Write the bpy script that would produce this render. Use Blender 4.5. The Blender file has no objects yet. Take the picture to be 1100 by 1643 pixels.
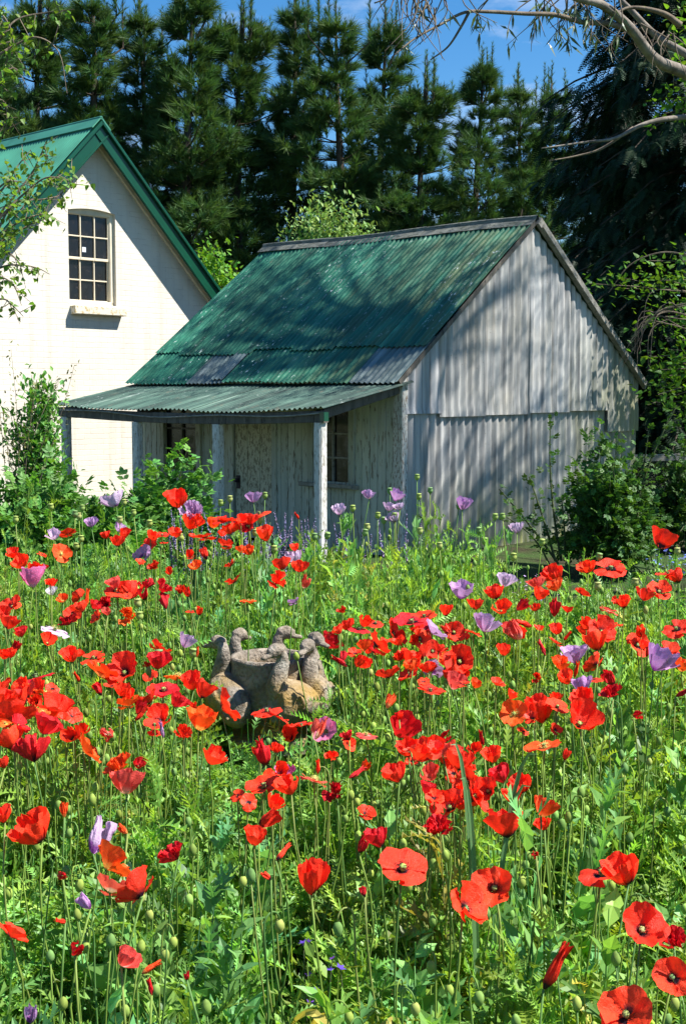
import bpy, math, random
import numpy as np
from mathutils import Vector, Matrix

SC = bpy.context.scene
COL = SC.collection
R = math.radians
rng = np.random.default_rng(7)
random.seed(7)

# ------------------------------------------------------------------ camera, sky, sun, exposure
H = 1.8
PITCH = R(5.25)
FPX = 2100.0
cam = bpy.data.cameras.new('camera')
cam.sensor_fit = 'VERTICAL'; cam.sensor_height = 36.0; cam.lens = 36.0 * FPX / 1643.0
cam.clip_end = 2000.0; cam.clip_start = 0.05
cam_o = bpy.data.objects.new('camera', cam); COL.objects.link(cam_o)
cam_o.location = (0, 0, H); cam_o.rotation_euler = (math.pi / 2 - PITCH, 0, 0)
SC.camera = cam_o
SUN = Vector((0.712, -0.123, 1.0)).normalized()       # towards the sun
world = bpy.data.worlds.new('World'); SC.world = world; world.use_nodes = True
wn = world.node_tree; bg = wn.nodes['Background']
sky = wn.nodes.new('ShaderNodeTexSky'); sky.sky_type = 'NISHITA'; sky.sun_disc = False
sky.sun_elevation = math.asin(SUN.z); sky.sun_rotation = math.atan2(SUN.x, SUN.y)
sky.air_density = 1.0; sky.dust_density = 0.0; sky.ozone_density = 4.0
hs = wn.nodes.new('ShaderNodeHueSaturation'); hs.inputs['Saturation'].default_value = 1.32
wn.links.new(sky.outputs[0], hs.inputs['Color']); 
wtc = wn.nodes.new('ShaderNodeTexCoord'); wmp = wn.nodes.new('ShaderNodeMapping'); wmp.inputs['Scale'].default_value = (2.2, 2.2, 7.0)
wno = wn.nodes.new('ShaderNodeTexNoise'); wno.inputs['Scale'].default_value = 2.4; wno.inputs['Detail'].default_value = 7; wno.inputs['Roughness'].default_value = .62
wrp = wn.nodes.new('ShaderNodeValToRGB'); wrp.color_ramp.elements[0].position = .54; wrp.color_ramp.elements[1].position = .82; wrp.color_ramp.elements[1].color = (.55, .55, .55, 1)
wmx = wn.nodes.new('ShaderNodeMix'); wmx.data_type = 'RGBA'; wmx.inputs[7].default_value = (9.0, 9.2, 9.6, 1)          # thin wisps of cloud
wn.links.new(wtc.outputs['Generated'], wmp.inputs[0]); wn.links.new(wmp.outputs[0], wno.inputs['Vector']); wn.links.new(wno.outputs['Fac'], wrp.inputs[0])
wn.links.new(wrp.outputs[0], wmx.inputs[0]); wn.links.new(hs.outputs[0], wmx.inputs[6]); wn.links.new(wmx.outputs[2], bg.inputs[0]); bg.inputs[1].default_value = 0.068
sl = bpy.data.lights.new('sun', 'SUN'); sl.energy = 4.8; sl.angle = R(0.53); sl.color = (1.0, 0.965, 0.905)
so = bpy.data.objects.new('sun', sl); COL.objects.link(so)
so.rotation_euler = SUN.to_track_quat('Z', 'Y').to_euler(); so.location = (6, -2, 12)
SC.view_settings.view_transform = 'Standard'; SC.view_settings.look = 'None'
SC.view_settings.exposure = 1.26; SC.view_settings.gamma = 1.0
SC.cycles.max_bounces = 7; SC.cycles.diffuse_bounces = 4; SC.cycles.transmission_bounces = 4
SC.cycles.sample_clamp_indirect = 6.0

FW = np.array([0, math.cos(PITCH), -math.sin(PITCH)]); UP = np.array([0, math.sin(PITCH), math.cos(PITCH)])
EYE = np.array([0, 0, H])

def at(px, py, Y):
    """the point at world depth Y that the photograph shows at pixel (px, py)"""
    d = np.array([1., 0, 0]) * ((px - 550) / FPX) + UP * ((821.5 - py) / FPX) + FW
    return EYE + d * (Y / d[1])

def on_plane(px, py, p0, n):
    d = np.array([1., 0, 0]) * ((px - 550) / FPX) + UP * ((821.5 - py) / FPX) + FW
    return EYE + d * (np.dot(np.asarray(p0) - EYE, n) / np.dot(d, n))

def project(P):
    q = np.asarray(P) - EYE
    z = q @ FW
    return 550 + FPX * q[0] / z, 821.5 - FPX * (q @ UP) / z

# ------------------------------------------------------------------ mesh helpers
class Geo:
    def __init__(s): s.V, s.T, s.C, s.n = [], [], [], 0
    def add(s, V, T, C=(1, 1, 1)):
        V = np.asarray(V, float).reshape(-1, 3); T = np.asarray(T, int).reshape(-1, 3)
        C = np.asarray(C, float)
        if C.ndim == 1: C = np.tile(C, (len(V), 1))
        s.V.append(V); s.T.append(T + s.n); s.C.append(C); s.n += len(V)
        return s
    def arrays(s):
        return np.concatenate(s.V), np.concatenate(s.T), np.concatenate(s.C)
    def scatter(s, tv, tt, P, M, S, C=None, tc=None):
        """copies of one small template into this mesh: P (n,3), M (n,3,3) columns = axes, S (n,) or (n,3), C (n,3)"""
        n = len(P); m = len(tv)
        S = np.asarray(S, float)
        if S.ndim == 1: S = np.repeat(S[:, None], 3, 1)
        L = tv[None] * S[:, None, :]
        W = np.einsum('nij,nmj->nmi', M, L) + P[:, None, :]
        T = tt[None] + (np.arange(n) * m)[:, None, None]
        if C is None: C = np.ones((n, 3))
        CC = np.repeat(C[:, None, :], m, 1)
        if tc is not None: CC = CC * tc[None]
        return s.add(W.reshape(-1, 3), T.reshape(-1, 3), CC.reshape(-1, 3))
    def build(s, name, mat=None, parent=None, smooth=False):
        V, T, C = s.arrays()
        me = bpy.data.meshes.new(name)
        me.vertices.add(len(V)); me.vertices.foreach_set('co', V.astype(np.float32).ravel())
        me.loops.add(len(T) * 3); me.loops.foreach_set('vertex_index', T.astype(np.int32).ravel())
        me.polygons.add(len(T)); me.polygons.foreach_set('loop_start', np.arange(0, len(T) * 3, 3, dtype=np.int32))
        a = me.attributes.new('tint', 'FLOAT_COLOR', 'POINT')
        a.data.foreach_set('color', np.concatenate([C, np.ones((len(C), 1))], 1).astype(np.float32).ravel())
        me.update(calc_edges=True)
        if smooth: me.polygons.foreach_set('use_smooth', np.ones(len(T), bool))
        else: me.polygons.foreach_set('use_smooth', np.zeros(len(T), bool))
        if mat: me.materials.append(mat)
        o = bpy.data.objects.new(name, me); COL.objects.link(o)
        if parent: o.parent = parent
        return o

def link_mesh(name, me, parent=None):
    o = bpy.data.objects.new(name, me); COL.objects.link(o)
    if parent: o.parent = parent
    return o

def tag(o, label=None, cat=None, group=None, kind=None):
    if label: o['label'] = label
    if cat: o['category'] = cat
    if group: o['group'] = group
    if kind: o['kind'] = kind
    return o

def empty(name, loc=(0, 0, 0), rz=0.0):
    o = bpy.data.objects.new(name, None); COL.objects.link(o)
    o.location = loc; o.rotation_euler = (0, 0, rz); o.empty_display_size = 0.1
    return o

def nrm(v):
    v = np.asarray(v, float)
    return v / (np.linalg.norm(v, axis=-1, keepdims=True) + 1e-12)

def frames(D, roll=None, up=(0, 0, 1)):
    """axes with X along D, Z as near to up as can be, rolled about X"""
    D = nrm(D); n = len(D)
    Z = np.tile(np.asarray(up, float), (n, 1))
    bad = np.abs((Z * D).sum(1)) > 0.97
    Z[bad] = (1, 0, 0)
    Y = nrm(np.cross(Z, D)); Z = np.cross(D, Y)
    if roll is not None:
        c, s_ = np.cos(roll)[:, None], np.sin(roll)[:, None]
        Y, Z = Y * c + Z * s_, Z * c - Y * s_
    return np.stack([D, Y, Z], 2)

def tube(pts, rad, n=6, cap=True):
    pts = np.asarray(pts, float); m = len(pts)
    rad = np.broadcast_to(np.asarray(rad, float), (m,))
    tg = nrm(np.gradient(pts, axis=0))
    ref = np.array([0, 0, 1.]) if abs(tg[0][2]) < .9 else np.array([1., 0, 0])
    V = []; a = nrm(np.cross(tg[0], ref))
    th = np.arange(n) * 2 * math.pi / n
    for i in range(m):
        a = a - tg[i] * np.dot(a, tg[i]); a = nrm(a); b = np.cross(tg[i], a)
        V.append(pts[i] + rad[i] * (np.cos(th)[:, None] * a + np.sin(th)[:, None] * b))
    V = np.concatenate(V); T = []
    for i in range(m - 1):
        for j in range(n):
            k = (j + 1) % n; p, q, r_, s_ = i * n + j, i * n + k, (i + 1) * n + k, (i + 1) * n + j
            T += [(p, q, r_), (p, r_, s_)]
    if cap:
        for j in range(1, n - 1):
            T.append((0, j + 1, j)); e = (m - 1) * n; T.append((e, e + j, e + j + 1))
    return V, np.array(T)

def curve(P, k=8):
    """smooth curve through points (Catmull-Rom)"""
    P = [np.asarray(p, float) for p in P]
    P = [2 * P[0] - P[1]] + P + [2 * P[-1] - P[-2]]
    out = []
    for i in range(1, len(P) - 2):
        for t in np.arange(k) / k:
            a, b, c, d = P[i - 1], P[i], P[i + 1], P[i + 2]
            out.append(.5 * ((2 * b) + (-a + c) * t + (2 * a - 5 * b + 4 * c - d) * t * t + (-a + 3 * b - 3 * c + d) * t ** 3))
    out.append(P[-2])
    return np.array(out)

def lathe(prof, n=24, ax=(0, 0)):
    prof = np.asarray(prof, float); m = len(prof)
    th = np.arange(n) * 2 * math.pi / n
    V = np.concatenate([np.stack([ax[0] + r_ * np.cos(th), ax[1] + r_ * np.sin(th), np.full(n, z)], 1) for r_, z in prof])
    T = []
    for i in range(m - 1):
        for j in range(n):
            k = (j + 1) % n; p, q, r_, s_ = i * n + j, i * n + k, (i + 1) * n + k, (i + 1) * n + j
            T += [(p, q, r_), (p, r_, s_)]
    return V, np.array(T)

def bar(p0, p1, w, h, up=(0, 0, 1), ch=0.12):
    """a chamfered bar from p0 to p1, w across, h along up"""
    p0 = np.asarray(p0, float); p1 = np.asarray(p1, float)
    d = nrm(p1 - p0); u = np.asarray(up, float); u = nrm(u - d * np.dot(u, d)); s_ = np.cross(d, u)
    c = ch * min(w, h); a, b = w / 2, h / 2
    oct_ = [(a - c, -b), (a, -b + c), (a, b - c), (a - c, b), (-a + c, b), (-a, b - c), (-a, -b + c), (-a + c, -b)]
    ring = np.array([s_ * x + u * y for x, y in oct_])
    V = np.concatenate([p0 + ring, p1 + ring]); T = []
    for j in range(8):
        k = (j + 1) % 8; T += [(j, k, 8 + k), (j, 8 + k, 8 + j)]
    for j in range(1, 7): T += [(0, j + 1, j), (8, 8 + j, 8 + j + 1)]
    return V, np.array(T)

def box(x0, x1, y0, y1, z0, z1, ch=0.06):
    return bar(((x0 + x1) / 2, (y0 + y1) / 2, z0), ((x0 + x1) / 2, (y0 + y1) / 2, z1), x1 - x0, y1 - y0, (0, 1, 0), ch)

def corr(O, du, dv, nn, u0, u1, v0, v1, pitch, amp, nv=6, seg=8, bow=None):
    """a corrugated sheet: waves across u, v0/v1 functions of u"""
    nu = max(2, int(round((u1 - u0) / pitch * seg)) + 1)
    u = np.linspace(u0, u1, nu)
    a = np.array([v0(x) if callable(v0) else v0 for x in u]); b = np.array([v1(x) if callable(v1) else v1 for x in u])
    t = np.linspace(0, 1, nv)[:, None]
    vv = a[None] + (b - a)[None] * t; uu = np.repeat(u[None], nv, 0)
    w = amp * np.sin(2 * math.pi * uu / pitch)
    if bow is not None: w = w + bow(uu, vv)
    P = np.asarray(O) + uu[..., None] * np.asarray(du) + vv[..., None] * np.asarray(dv) + w[..., None] * np.asarray(nn)
    i, j = np.meshgrid(np.arange(nv - 1), np.arange(nu - 1), indexing='ij')
    p = (i * nu + j).ravel(); q = p + 1; r_ = p + nu + 1; s_ = p + nu
    return P.reshape(-1, 3), np.concatenate([np.stack([p, q, r_], 1), np.stack([p, r_, s_], 1)])

def jit(n, a=.2, hue=.08):
    """per-leaf differences of colour"""
    b = 1 + a * (rng.random(n) * 2 - 1); h = hue * (rng.random(n) * 2 - 1)
    return np.stack([b * (1 + h * 1.5), b * (1 + h * .3), b * (1 - h)], 1)

# ------------------------------------------------------------------ materials
def mat_new(name):
    m = bpy.data.materials.new(name); m.use_nodes = True
    nt = m.node_tree; nt.nodes.clear()
    return m, nt

class NT:
    def __init__(s, nt): s.nt = nt
    def n(s, t, **kw):
        x = s.nt.nodes.new(t)
        for k, v in kw.items():
            if k in x.inputs.keys() if not isinstance(k, int) else False: pass
            setattr(x, k, v)
        return x
    def l(s, a, b): s.nt.links.new(a, b)
    def coord(s, kind='Object'):
        return s.n('ShaderNodeTexCoord').outputs[kind]
    def mapping(s, vec, scale=(1, 1, 1), rot=(0, 0, 0), loc=(0, 0, 0)):
        m = s.n('ShaderNodeMapping'); m.inputs['Scale'].default_value = scale; m.inputs['Rotation'].default_value = rot; m.inputs['Location'].default_value = loc
        s.l(vec, m.inputs['Vector']); return m.outputs[0]
    def noise(s, vec, scale, detail=4, rough=.55, dist=0):
        x = s.n('ShaderNodeTexNoise'); x.inputs['Scale'].default_value = scale; x.inputs['Detail'].default_value = detail
        x.inputs['Roughness'].default_value = rough; x.inputs['Distortion'].default_value = dist
        s.l(vec, x.inputs['Vector']); return x.outputs['Fac']
    def ramp(s, fac, stops, interp='LINEAR'):
        x = s.n('ShaderNodeValToRGB'); cr = x.color_ramp; cr.interpolation = interp
        while len(cr.elements) < len(stops): cr.elements.new(0.5)
        for e, (p, c) in zip(cr.elements, stops):
            e.position = p; e.color = (*c, 1) if not np.isscalar(c) else (c, c, c, 1)
        s.l(fac, x.inputs[0]); return x.outputs[0]
    def mix(s, fac, a, b, mode='MIX'):
        x = s.n('ShaderNodeMix', data_type='RGBA', blend_type=mode)
        for sock, v in ((x.inputs[0], fac), (x.inputs[6], a), (x.inputs[7], b)):
            if hasattr(v, 'is_output'): s.l(v, sock)
            elif np.isscalar(v): sock.default_value = v
            else: sock.default_value = (*v, 1)
        return x.outputs[2]
    def math(s, op, a, b=0.0):
        x = s.n('ShaderNodeMath', operation=op)
        for i, v in enumerate((a, b)):
            if hasattr(v, 'is_output'): s.l(v, x.inputs[i])
            else: x.inputs[i].default_value = v
        return x.outputs[0]
    def sep(s, vec):
        x = s.n('ShaderNodeSeparateXYZ'); s.l(vec, x.inputs[0]); return x.outputs
    def bump(s, h, strength=.3, dist=.01):
        x = s.n('ShaderNodeBump'); x.inputs['Strength'].default_value = strength; x.inputs['Distance'].default_value = dist
        s.l(h, x.inputs['Height']); return x.outputs[0]
    def attr(s, name='tint'):
        x = s.n('ShaderNodeAttribute'); x.attribute_name = name; return x.outputs['Color']
    def bsdf(s, color, rough=.6, normal=None, spec=.3, metal=0.0):
        x = s.n('ShaderNodeBsdfPrincipled')
        for k, v in (('Base Color', color), ('Roughness', rough), ('Specular IOR Level', spec), ('Metallic', metal)):
            if hasattr(v, 'is_output'): s.l(v, x.inputs[k])
            elif np.isscalar(v): x.inputs[k].default_value = v
            else: x.inputs[k].default_value = (*v, 1)
        if normal is not None: s.l(normal, x.inputs['Normal'])
        return x.outputs[0]
    def out(s, sh):
        o = s.n('ShaderNodeOutputMaterial'); s.l(sh, o.inputs[0])

def leaf_mat(name, col, trans=.35, tcol=None, rough=.5, spec=.25, scale=0, vary=False):
    m, nt = mat_new(name); k = NT(nt)
    c = k.mix(1.0, col, k.attr(), 'MULTIPLY')
    if vary:                                  # each plant's own shade of green
        c = k.mix(1.0, c, k.ramp(k.n('ShaderNodeObjectInfo').outputs['Random'], [(0., (.62, .8, .9)), (.4, (.95, 1., .8)), (.75, (1.3, 1.15, .8)), (1., (1.5, 1.1, 1.2))]), 'MULTIPLY')
    if scale:
        f = k.noise(k.coord(), scale, 2)
        c = k.mix(1.0, c, k.ramp(f, [(.3, .75), (.7, 1.25)]), 'MULTIPLY')
    tr = k.n('ShaderNodeBsdfTranslucent')
    k.l(k.mix(1.0, c, tcol or (1.5, 1.45, .6), 'MULTIPLY'), tr.inputs[0])
    mx = k.n('ShaderNodeMixShader'); mx.inputs[0].default_value = trans
    k.l(k.bsdf(c, rough, None, spec), mx.inputs[1]); k.l(tr.outputs[0], mx.inputs[2])
    k.out(mx.outputs[0]); return m

def plain_mat(name, col, rough=.6, noise=8, amt=.25, bump=.0, spec=.3):
    m, nt = mat_new(name); k = NT(nt)
    f = k.noise(k.coord(), noise, 5)
    c = k.mix(1.0, k.mix(1.0, col, k.ramp(f, [(.25, 1 - amt), (.75, 1 + amt)]), 'MULTIPLY'), k.attr(), 'MULTIPLY')
    k.out(k.bsdf(c, rough, k.bump(f, bump, .01) if bump else None, spec)); return m

MAT = {}
# weathered green roof iron
def roof_mat(name, cols, streak, spots, rust, rough=.55, moss=0):
    m, nt = mat_new(name); k = NT(nt); co = k.coord()
    f1 = k.noise(k.mapping(co, streak), 1.0, 6, .6, .3)
    f2 = k.noise(k.mapping(co, (1.3, 1.1, 1.3)), 1.0, 4)
    c = k.ramp(f1, cols)
    c = k.mix(1.0, c, k.ramp(f2, [(.3, .72), (.7, 1.25)]), 'MULTIPLY')
    c = k.mix(1.0, c, k.attr(), 'MULTIPLY')
    if rust:
        f3 = k.noise(k.mapping(co, (2.2, 3.5, 2.2)), 1.6, 6, .65)
        c = k.mix(k.ramp(f3, [(.60, 0.), (.72, rust)]), c, (.16, .12, .075))
    if moss:
        yx = k.sep(co); mm = k.math('MULTIPLY', k.ramp(k.math('DIVIDE', yx[1], 4.0), [(.0, 1.), (.55, .0)]), k.ramp(k.noise(k.mapping(co, (.9, 5, .9)), 1.2, 5, .6), [(.42, 0.), (.62, .75)]))
        c = k.mix(mm, c, (.11, .13, .045))
    if spots:
        v = k.noise(k.mapping(co, (9, 26, 9)), 1.5, 3, .7)
        g = k.noise(k.mapping(co, (.8, .9, .8)), 1.0, 2)
        s_ = k.math('MULTIPLY', k.ramp(v, [(.62, 0.), (.67, 1.)]), k.ramp(g, [(.44, .0), (.60, spots)]))
        c = k.mix(s_, c, (.52, .58, .53))
    k.out(k.bsdf(c, rough, k.bump(k.noise(co, 30, 4), .15, .004), .35)); return m
MAT['roof_green'] = roof_mat('weathered_green_iron', [(.22, (.005, .038, .024)), (.42, (.011, .092, .054)), (.58, (.024, .150, .090)), (.74, (.085, .25, .155))], (1.0, 7, 1.0), 1., .35, .5, 1)
MAT['roof_verandah'] = roof_mat('faded_green_iron', [(.3, (.010, .026, .020)), (.47, (.024, .060, .045)), (.62, (.058, .115, .085)), (.78, (.27, .33, .28))], (.6, 5, .6), .3, .5, .6)
MAT['roof_house'] = roof_mat('clean_green_iron', [(.2, (.045, .20, .135)), (.8, (.055, .235, .155))], (1, 2, 1), 0, 0, .5)
MAT['zinc_patch'] = roof_mat('bare_zinc', [(.3, (.07, .105, .10)), (.55, (.14, .19, .185)), (.75, (.27, .31, .31))], (1, 8, 1), 0, .5)
MAT['barge_green'] = plain_mat('dark_green_gloss_paint', (.003, .055, .028), .3, 4, .15, 0, .5)

def gable_mat():
    m, nt = mat_new('weathered_galvanised_iron'); k = NT(nt); co = k.coord(); xyz = k.sep(co)
    st = k.noise(k.mapping(co, (12, 12, .55)), 1.0, 7, .68)
    c = k.ramp(st, [(.30, (.10, .098, .095)), (.42, (.265, .263, .258)), (.54, (.42, .415, .40)), (.74, (.60, .59, .555))])
    c = k.mix(1.0, c, k.attr(), 'MULTIPLY')
    f = k.noise(k.mapping(co, (1.2, 1.2, .7)), 1.5, 5, .6)
    c = k.mix(k.ramp(f, [(.48, 0.), (.72, .5)]), c, (.38, .34, .26))
    # moss: more towards the bottom and the far corner, in its own patches
    g = k.noise(k.mapping(co, (5, 5, .9)), 1.2, 5, .65)
    low = k.ramp(xyz[2], [(0.0, 1.), (.3, .6), (.7, .15), (1.0, .0)])
    far = k.math('MULTIPLY', k.ramp(k.math('DIVIDE', xyz[0], 5.0), [(.5, 0.), (.9, .7)]), k.ramp(k.math('DIVIDE', xyz[2], 3.0), [(.5, 1.), (1., .1)]))
    mo = k.math('MULTIPLY', k.math('MAXIMUM', low, far), k.ramp(g, [(.35, .0), (.6, 1.)]))
    c = k.mix(mo, c, (.24, .25, .09))
    sp = k.noise(k.mapping(co, (30, 30, 22)), 1.6, 2)
    c = k.mix(k.ramp(sp, [(.68, 0.), (.72, .5)]), c, (.16, .14, .11))
    k.out(k.bsdf(c, .62, k.bump(st, .15, .004), .3)); return m
MAT['gable'] = gable_mat()

def board_mat(name, a, b, c_, peel, peelcol, vert=(9, 9, .9)):
    m, nt = mat_new(name); k = NT(nt); co = k.coord()
    f = k.noise(k.mapping(co, vert), 1.4, 6, .62)
    c = k.ramp(f, [(.25, a), (.5, b), (.75, c_)])
    c = k.mix(1.0, c, k.attr(), 'MULTIPLY')
    p = k.noise(k.mapping(co, (vert[0] * 2.2, vert[1] * 2.2, vert[2] * 4)), 1.6, 5, .7)
    pk = k.ramp(p, [(.60 - peel * .16, 0.), (.64 - peel * .14, 1.)])
    c = k.mix(pk, c, peelcol)
    k.out(k.bsdf(c, .75, k.bump(k.math('SUBTRACT', f, k.math('MULTIPLY', pk, .7)), .5, .006), .2)); return m
MAT['front_boards'] = board_mat('pale_green_weatherboard', (.34, .36, .31), (.42, .44, .38), (.49, .50, .43), .2, (.2, .18, .14))
MAT['door'] = board_mat('peeling_cream_paint', (.42, .40, .29), (.50, .48, .36), (.54, .52, .40), .6, (.24, .22, .16), (7, 7, 2.2))
MAT['post'] = board_mat('flaking_white_paint', (.42, .41, .38), (.56, .55, .51), (.68, .67, .63), .45, (.30, .27, .22), (18, 18, 2.4))
MAT['old_timber'] = board_mat('dark_old_timber', (.05, .045, .04), (.10, .09, .075), (.16, .145, .12), .1, (.03, .028, .025))
MAT['corner'] = board_mat('corner_board', (.40, .39, .35), (.5, .49, .44), (.6, .58, .53), .5, (.2, .14, .10), (16, 16, 2.4))
MAT['grey_timber'] = board_mat('silvered_timber', (.16, .15, .13), (.23, .22, .19), (.32, .305, .27), .3, (.14, .13, .10), (6, 6, 6))
MAT['ridge'] = board_mat('lichened_ridge_cap', (.08, .085, .07), (.15, .155, .13), (.24, .24, .21), .4, (.07, .08, .06), (7, 3, 7))

def brick_mat():
    m, nt = mat_new('cream_painted_brick'); k = NT(nt); co = k.coord()
    b = k.n('ShaderNodeTexBrick'); xyz = k.sep(co)
    cb = k.n('ShaderNodeCombineXYZ'); k.l(k.math('ADD', xyz[0], xyz[1]), cb.inputs[0]); k.l(xyz[2], cb.inputs[1])
    wob = k.noise(co, 3.0, 3)
    vm = k.n('ShaderNodeVectorMath', operation='ADD'); k.l(cb.outputs[0], vm.inputs[0])
    cw = k.n('ShaderNodeCombineXYZ'); k.l(k.math('MULTIPLY', wob, .03), cw.inputs[1]); k.l(cw.outputs[0], vm.inputs[1])
    k.l(vm.outputs[0], b.inputs['Vector'])
    b.inputs['Scale'].default_value = 1.0; b.inputs['Brick Width'].default_value = .235; b.inputs['Row Height'].default_value = .083
    b.inputs['Mortar Size'].default_value = .006; b.inputs['Mortar Smooth'].default_value = .6
    b.inputs['Color1'].default_value = (.95, .95, .95, 1); b.inputs['Color2'].default_value = (.88, .88, .88, 1); b.inputs['Mortar'].default_value = (.6, .6, .6, 1)
    f = k.noise(co, 1.3, 5, .6); fine = k.noise(co, 28, 4)
    c = k.ramp(f, [(.3, (.60, .555, .465)), (.7, (.68, .635, .545))])
    # thin grime where paint has worn off some joints
    wear = k.math('MULTIPLY', k.ramp(b.outputs['Fac'], [(.4, 0.), (.9, 1.)]), k.ramp(k.noise(k.mapping(co, (2, 2, 9)), 2.2, 4), [(.48, 0.), (.62, .65)]))
    c = k.mix(wear, c, (.40, .34, .27))
    st = k.noise(k.mapping(co, (5, 5, .35)), 1.3, 4)
    c = k.mix(k.ramp(st, [(.52, 0.), (.75, .4)]), c, (.42, .36, .28))
    hgt = k.math('ADD', k.math('MULTIPLY', b.outputs['Color'], 1.0), k.math('MULTIPLY', fine, .25))
    k.out(k.bsdf(c, .7, k.bump(hgt, .7, .008), .2)); return m
MAT['brick'] = brick_mat()
MAT['cream_trim'] = plain_mat('cream_gloss_paint', (.66, .58, .43), .5, 9, .12, .1)
MAT['sill_stone'] = None
def sill_mat():
    m, nt = mat_new('lichened_sill'); k = NT(nt); co = k.coord()
    f = k.noise(co, 14, 5, .6)
    c = k.mix(k.ramp(f, [(.5, 0.), (.62, .85)]), (.62, .57, .46), (.38, .26, .07))
    k.out(k.bsdf(c, .8, k.bump(f, .4, .01))); return m
MAT['sill_stone'] = sill_mat()

def glass_mat(name, col, rough=.08):
    m, nt = mat_new(name); k = NT(nt)
    f = k.noise(k.coord(), 7, 5, .7); c = k.mix(k.ramp(f, [(.55, 0.), (.8, .5)]), col, (.10, .09, .08))
    k.out(k.bsdf(c, k.ramp(f, [(.3, rough), (.8, rough + .25)]), k.bump(k.noise(k.coord(), 3, 2), .06, .02), .5)); return m
MAT['glass'] = glass_mat('dark_dusty_glass', (.008, .007, .008))

def stone_mat():
    m, nt = mat_new('lichened_cast_stone'); k = NT(nt); co = k.coord(); xyz = k.sep(co)
    f = k.noise(co, 16, 6, .65); g = k.noise(co, 5, 4, .6); sp = k.noise(co, 70, 3, .6)
    c = k.ramp(f, [(.28, (.09, .078, .062)), (.5, (.22, .188, .15)), (.72, (.37, .32, .265))])
    c = k.mix(k.ramp(sp, [(.35, .55), (.5, 0.)]), c, (.07, .06, .05))
    ly = k.math('MULTIPLY', k.ramp(g, [(.45, 0.), (.6, .85)]), k.ramp(xyz[2], [(.0, 1.), (.60, 1.), (.72, .1)]))
    c = k.mix(ly, c, (.34, .21, .045))
    c = k.mix(k.ramp(k.noise(co, 9, 4), [(.58, 0.), (.7, .5)]), c, (.30, .30, .26))
    k.out(k.bsdf(c, .88, k.bump(k.math('ADD', f, k.math('MULTIPLY', sp, .8)), .9, .012), .12)); return m
MAT['stone'] = stone_mat()
MAT['soil'] = plain_mat('dark_soil', (.05, .036, .024), .95, 20, .5, .6)

def ground_mat():
    m, nt = mat_new('garden_soil_and_grass'); k = NT(nt); co = k.coord()
    f = k.noise(co, .9, 6, .6); g = k.noise(co, 25, 5, .7)
    c = k.mix(k.ramp(f, [(.4, 0.), (.6, 1.)]), (.045, .04, .022), (.045, .085, .022))
    c = k.mix(1.0, c, k.ramp(g, [(.25, .5), (.75, 1.4)]), 'MULTIPLY')
    k.out(k.bsdf(c, .95, k.bump(g, .8, .03), .1)); return m
MAT['ground'] = ground_mat()
def bark_mat(name, a, b, sc=(9, 9, 1.6)):
    m, nt = mat_new(name); k = NT(nt); co = k.coord()
    f = k.noise(k.mapping(co, sc), 1.5, 6, .65, .4)
    k.out(k.bsdf(k.ramp(f, [(.3, a), (.7, b)]), .85, k.bump(f, .7, .02), .15)); return m
MAT['pine_bark'] = bark_mat('pine_bark', (.035, .028, .022), (.10, .08, .06))
MAT['gum_bark'] = bark_mat('pale_gum_bark', (.075, .062, .05), (.30, .26, .215), (7, 7, 5))
MAT['twig'] = bark_mat('twig_bark', (.10, .075, .055), (.22, .18, .13), (6, 6, 6))
MAT['cane'] = bark_mat('green_cane', (.05, .06, .03), (.10, .12, .05), (6, 6, 6))
MAT['pine'] = leaf_mat('pine_needles', (.066, .126, .038), .24, (1.2, 1.3, .6), .55, .2)
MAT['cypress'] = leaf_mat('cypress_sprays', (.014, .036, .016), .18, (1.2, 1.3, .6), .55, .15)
MAT['gum'] = leaf_mat('gum_leaves', (.09, .13, .06), .2, (1.2, 1.2, .6), .4, .4)
MAT['birch'] = leaf_mat('birch_leaves', (.13, .24, .045), .42, (1.7, 1.6, .5))
MAT['rose'] = leaf_mat('rose_leaves', (.070, .165, .032), .28, (1.6, 1.6, .5), .5, .25)
MAT['fresh'] = leaf_mat('fresh_leaves', (.13, .30, .035), .40, (1.6, 1.4, .5))
MAT['willow'] = leaf_mat('willow_leaves', (.22, .34, .10), .35, (1.3, 1.3, .7))
MAT['meadow'] = leaf_mat('poppy_foliage', (.20, .37, .064), .40, (1.5, 1.4, .55), .45, .30)
MAT['stem'] = leaf_mat('poppy_stems', (.15, .25, .06), .15, (1.3, 1.3, .6), .55, .2, 0, True)
MAT['bud'] = leaf_mat('poppy_buds', (.21, .31, .08), .12, (1.3, 1.3, .6), .7, .15, 40, True)
MAT['pod'] = leaf_mat('poppy_pods', (.26, .36, .12), .1, (1.3, 1.3, .6), .5, .25, 0, True)
MAT['stamen'] = plain_mat('dark_stamens', (.012, .006, .014), .6, 20, .2)
MAT['stamen_pale'] = plain_mat('yellow_stamens', (.62, .52, .14), .6, 20, .2)
MAT['lavender'] = plain_mat('violet_spikes', (.17, .135, .25), .7, 20, .2)

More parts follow.
